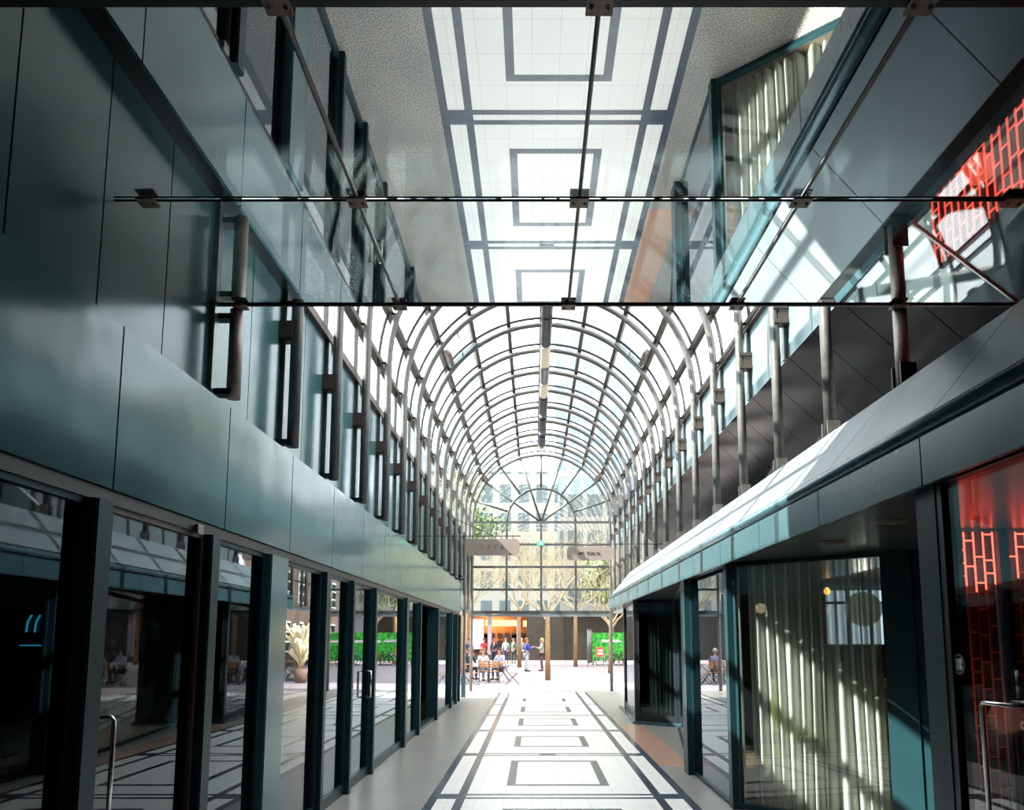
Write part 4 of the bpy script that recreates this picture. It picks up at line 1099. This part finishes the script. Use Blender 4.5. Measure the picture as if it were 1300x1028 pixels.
def bike(x, y, rz, col, label):
    t = thing('bicycle', label, 'bicycle', (0, 0, 0), 'bicycles parked before the green hoarding')
    def ring(cx, r, rr): return [(cx + r * math.cos(2 * PI * i / 20), 0, .34 + r * math.sin(2 * PI * i / 20)) for i in range(20)], rr
    for cx in (-.52, .52):
        mb = MB(); p, rr = ring(cx, .32, .022); mb.tube(p, rr, 6, closed=True)
        for i in range(8):
            a = i * PI / 8 * 2; mb.tube([(cx, 0, .34), (cx + .31 * math.cos(a), 0, .34 + .31 * math.sin(a))], .004, 4)
        mb.build('wheel', M['iron'], t)
    mb = MB()
    for a, b in (((-.52, .34), (-.1, .30)), ((-.1, .30), (-.22, .80)), ((-.52, .34), (-.2, .70)), ((-.2, .70), (.36, .76)), ((-.1, .30), (.38, .68)), ((.34, .90), (.52, .34))):
        mb.tube([(a[0], 0, a[1]), (b[0], 0, b[1])], .022, 8)
    mb.build('frame', cloth(col), t)
    mb = MB(); mb.tube([(.30, -.27, .97), (.35, -.1, .93), (.35, .1, .93), (.30, .27, .97)], .014, 8); mb.build('handlebar', M['iron'], t)
    mb = MB(); mb.tube([(-.36, 0, .82), (-.15, 0, .83)], [.07, .035], 8, flat=.4); mb.build('saddle', M['ink'], t)
    t.location = (x, y, G); t.rotation_euler.z = rz
for i, (x, y, rz, c, l) in enumerate(((4.75, 48.9, .3, (.8, .8, .82), 'white bicycle nearest the red notice board'), (5.35, 48.9, .5, (.03, .03, .04), 'black bicycle next to the white one'), (6.0, 48.9, .2, (.5, .06, .05), 'dark red bicycle in the middle of the row'),
                                      (6.9, 48.9, .6, (.04, .5, .48), 'turquoise bicycle before the hoarding'), (8.0, 48.9, .3, (.75, .5, .05), 'yellow bicycle at the far right of the row'))):
    bike(x, y, rz, c, l)
# ------------------------------------------------------------------ buildings
def block(name, label, x0, x1, y0, y1, z0, z1, mat):
    t = thing(name, label, 'building', ((x0 + x1) / 2, (y0 + y1) / 2, G))
    mb = MB(); mb.box(x0, x1, y0, y1, z0, z1); mb.build('upper_floors', mat, t); return t
t = block('office_building', 'pale stone office building across the plaza with dark glazed ground floor', -26, 1.98, 60.4, 74, 3.75, 15.5, M['facade_pale'])
mb = MB(); mb.box(-26, -6.5, 61.5, 62, G, 3.75); mb.box(-.6, 2.4, 60.45, 60.58, G, 3.75); mb.build('ground_floor_wall', M['bronze_dark'], t)
mb = MB(); mb.box(-6.5, -.6, 63.5, 63.6, G, 3.75); mb.build('shop_back_wall', M['warm'], t)
mb = MB(); mb.box(-4.0, -1.4, 61.0, 61.3, 2.75, 3.25); mb.box(-.9,-.3,61.0,61.3,2.7,3.2); mb.build('lit_shop_sign', M['warm_lamp'], t)
for x in (-6.4, -3.6, -1.25):
    mb = MB(); mb.box(x - .16, x + .16, 60.6, 60.9, G, 3.75); mb.build('pillar', M['pillar_lilac'], t)
mb = MB(); mb.box(-.55, .15, 60.5, 60.8, G, 3.75); mb.build('pillar', pbr('pale_green_pillar', (.20, .22, .15), .6), t)
mb = MB(); mb.box(-5.5, -4.1, 60.6, 60.7, .9, 3.3); mb.build('white_panel', M['white'], t)
mb = MB()
for i in range(9): mb.box(-6.2 + i * .62, -5.75 + i * .62, 63.2, 63.4, .6, 1.3 + .25 * (i % 4)); mb.box(-6.2 + i * .62, -5.8 + i * .62, 63.2, 63.4, 1.8, 2.2)
mb.build('shelf_goods', M['bronze_dark'], t)
mb = MB(); mb.box(-6.5, 2.0, 60.4, 60.5, G, .45); mb.build('glazing_base', M['bronze_dark'], t)
# right wing receding
t = thing('office_wing', 'dark glazed wing of the offices receding on the right of the axis', 'building', (5, 75, G))
mb = MB(); mb.prism([(2.1, 60), (8.4, 98), (30, 98), (30, 84), (10, 60)], 3.75, 13.5, 'z'); mb.build('upper_floors', M['facade_conc'], t)
mb = MB(); mb.prism([(2.2, 60.6), (8.5, 97), (28, 97), (28, 86), (9, 60.6)], G, 3.75, 'z'); mb.build('ground_floor', M['bronze_dark'], t)
mb = MB()
for i in range(1, 7):
    f = i / 7; mb.box(2.1 + 6.3 * f - .12, 2.1 + 6.3 * f + .12, 60 + 38 * f - .5, 60 + 38 * f + .5, G, 3.75)
mb.build('pillars', M['black'], t)
t = block('tower_block', 'tall pale blue glass tower standing behind the offices, left', -16, -5, 86, 100, G, 62, M['facade_blue'])
t = block('tower_block', 'tall pale blue glass tower standing behind the offices, right of the axis', 3, 14, 100, 114, G, 46, M['facade_blue'])
t = block('tower_block', 'pale tower rising outside the left flank of the vault', -32, -22, 24, 44, G, 34, M['facade_blue'])
t = block('tower_block', 'pale stone tower rising outside the right flank of the vault', 22, 34, 20, 42, G, 36, M['facade_pale'])
# brick townhouse on the right of the plaza
t = thing('townhouse', 'brick townhouse with white sash windows on the right side of the plaza', 'building', (14, 40, G))
mb = MB(); mb.box(11, 18, 26, 58, G, 10.5); mb.build('wall', M['brick'], t)
for fl_ in range(3):
    for i in range(12):
        y = 27.2 + i * 2.6; z = .9 + fl_ * 3.1
        mb = MB(); mb.box(10.94, 11.0, y, y + 1.2, z, z + 1.9); w = mb.build('sash_window', M['white'], t)
        mb = MB()
        for a in (0, 1):
            for b in (0, 1, 2): mb.box(10.92, 10.94, y + .08 + a * .54, y + .56 + a * .54, z + .1 + b * .6, z + .6 + b * .6)
        mb.build('pane', M['bronze_dark'], w)
mb = MB(); mb.box(10.9, 18.1, 25.9, 58.1, 10.5, 10.9); mb.build('cornice', M['white'], t)

# ------------------------------------------------------------------ light
w = bpy.data.worlds.new('World'); S.world = w; w.use_nodes = True; nt = w.node_tree
for n in list(nt.nodes): nt.nodes.remove(n)
N_ = nt.nodes.new; L_ = nt.links.new
out = N_('ShaderNodeOutputWorld'); bg = N_('ShaderNodeBackground'); L_(bg.outputs[0], out.inputs[0])
tc = N_('ShaderNodeTexCoord'); sp = N_('ShaderNodeSeparateXYZ'); L_(tc.outputs['Generated'], sp.inputs[0])
no = N_('ShaderNodeTexNoise'); no.inputs['Scale'].default_value = 3.2; no.inputs['Detail'].default_value = 6; L_(tc.outputs['Generated'], no.inputs['Vector'])
mr = N_('ShaderNodeMapRange'); mr.inputs['From Min'].default_value = .38; mr.inputs['From Max'].default_value = .62; L_(no.outputs[0], mr.inputs[0])
mx = N_('ShaderNodeMixRGB'); mx.inputs[1].default_value = (.84, .90, 1.0, 1); mx.inputs[2].default_value = (1, .97, .93, 1); L_(mr.outputs[0], mx.inputs[0])
L_(mx.outputs[0], bg.inputs[0]); bg.inputs[1].default_value = 3.6
sun = bpy.data.lights.new('sun', 'SUN'); sun.energy = 17.0; sun.angle = .009; sun.color = (1, .955, .88)
so = bpy.data.objects.new('sun', sun); C.objects.link(so); so.location = (-20, 0, 30)
so.rotation_euler = Vector((1, .22, -1)).to_track_quat('-Z', 'Y').to_euler()
# lamps and one added fill inside the shops
def plamp(n, loc, e, col, r=.1):
    l = bpy.data.lights.new(n, 'POINT'); l.energy = e; l.color = col; l.shadow_soft_size = r
    o = bpy.data.objects.new(n, l); C.objects.link(o); o.location = loc
plamp('restaurant_lamp', (4.4, 9.9, 2.2), 6, (1, .95, .85))
plamp('lattice_fill', (3.0, 4.85, 1.2), 1.6, (1, .35, .25))  # unseen fill added to brighten the unlit lower lattice
plamp('left_shop_lamp', (-4.2, 4.0, 2.3), 3, (1, .6, .35))
plamp('far_shop_lamp', (-3.5, 62.3, 3.2), 160, (1, .55, .22), .3)
plamp('neon_shaft_lamp', (2.95, 4.6, 3.2), .2, (1, .1, .06))

# ------------------------------------------------------------------ camera
cam = bpy.data.cameras.new('camera'); co = bpy.data.objects.new('camera', cam); C.objects.link(co)
th = math.atan(.12); F = 950.; f = F * math.cos(th)
cam.sensor_fit = 'HORIZONTAL'; cam.sensor_width = 36; cam.lens = f / 1300 * 36
cx, cyp = 678., 811 - f * .12
cam.shift_x = -(cx - 650) / 1300; cam.shift_y = (cyp - 514) / 1300
cam.clip_start = .02; cam.clip_end = 500
co.location = (0, 0, 1.7); co.rotation_euler = (PI / 2 + th, 0, 0)
S.camera = co
vs = S.view_settings; S.display_settings.display_device = 'sRGB'
vs.view_transform = 'Standard'; vs.look = 'None'; vs.gamma = 1; vs.exposure = 0.88; vs.use_curve_mapping = False
cy_ = S.cycles
cy_.max_bounces = 10; cy_.transparent_max_bounces = 24; cy_.glossy_bounces = 6; cy_.diffuse_bounces = 4
cy_.caustics_reflective = False; cy_.caustics_refractive = False; cy_.sample_clamp_indirect = 5; cy_.use_denoising = True
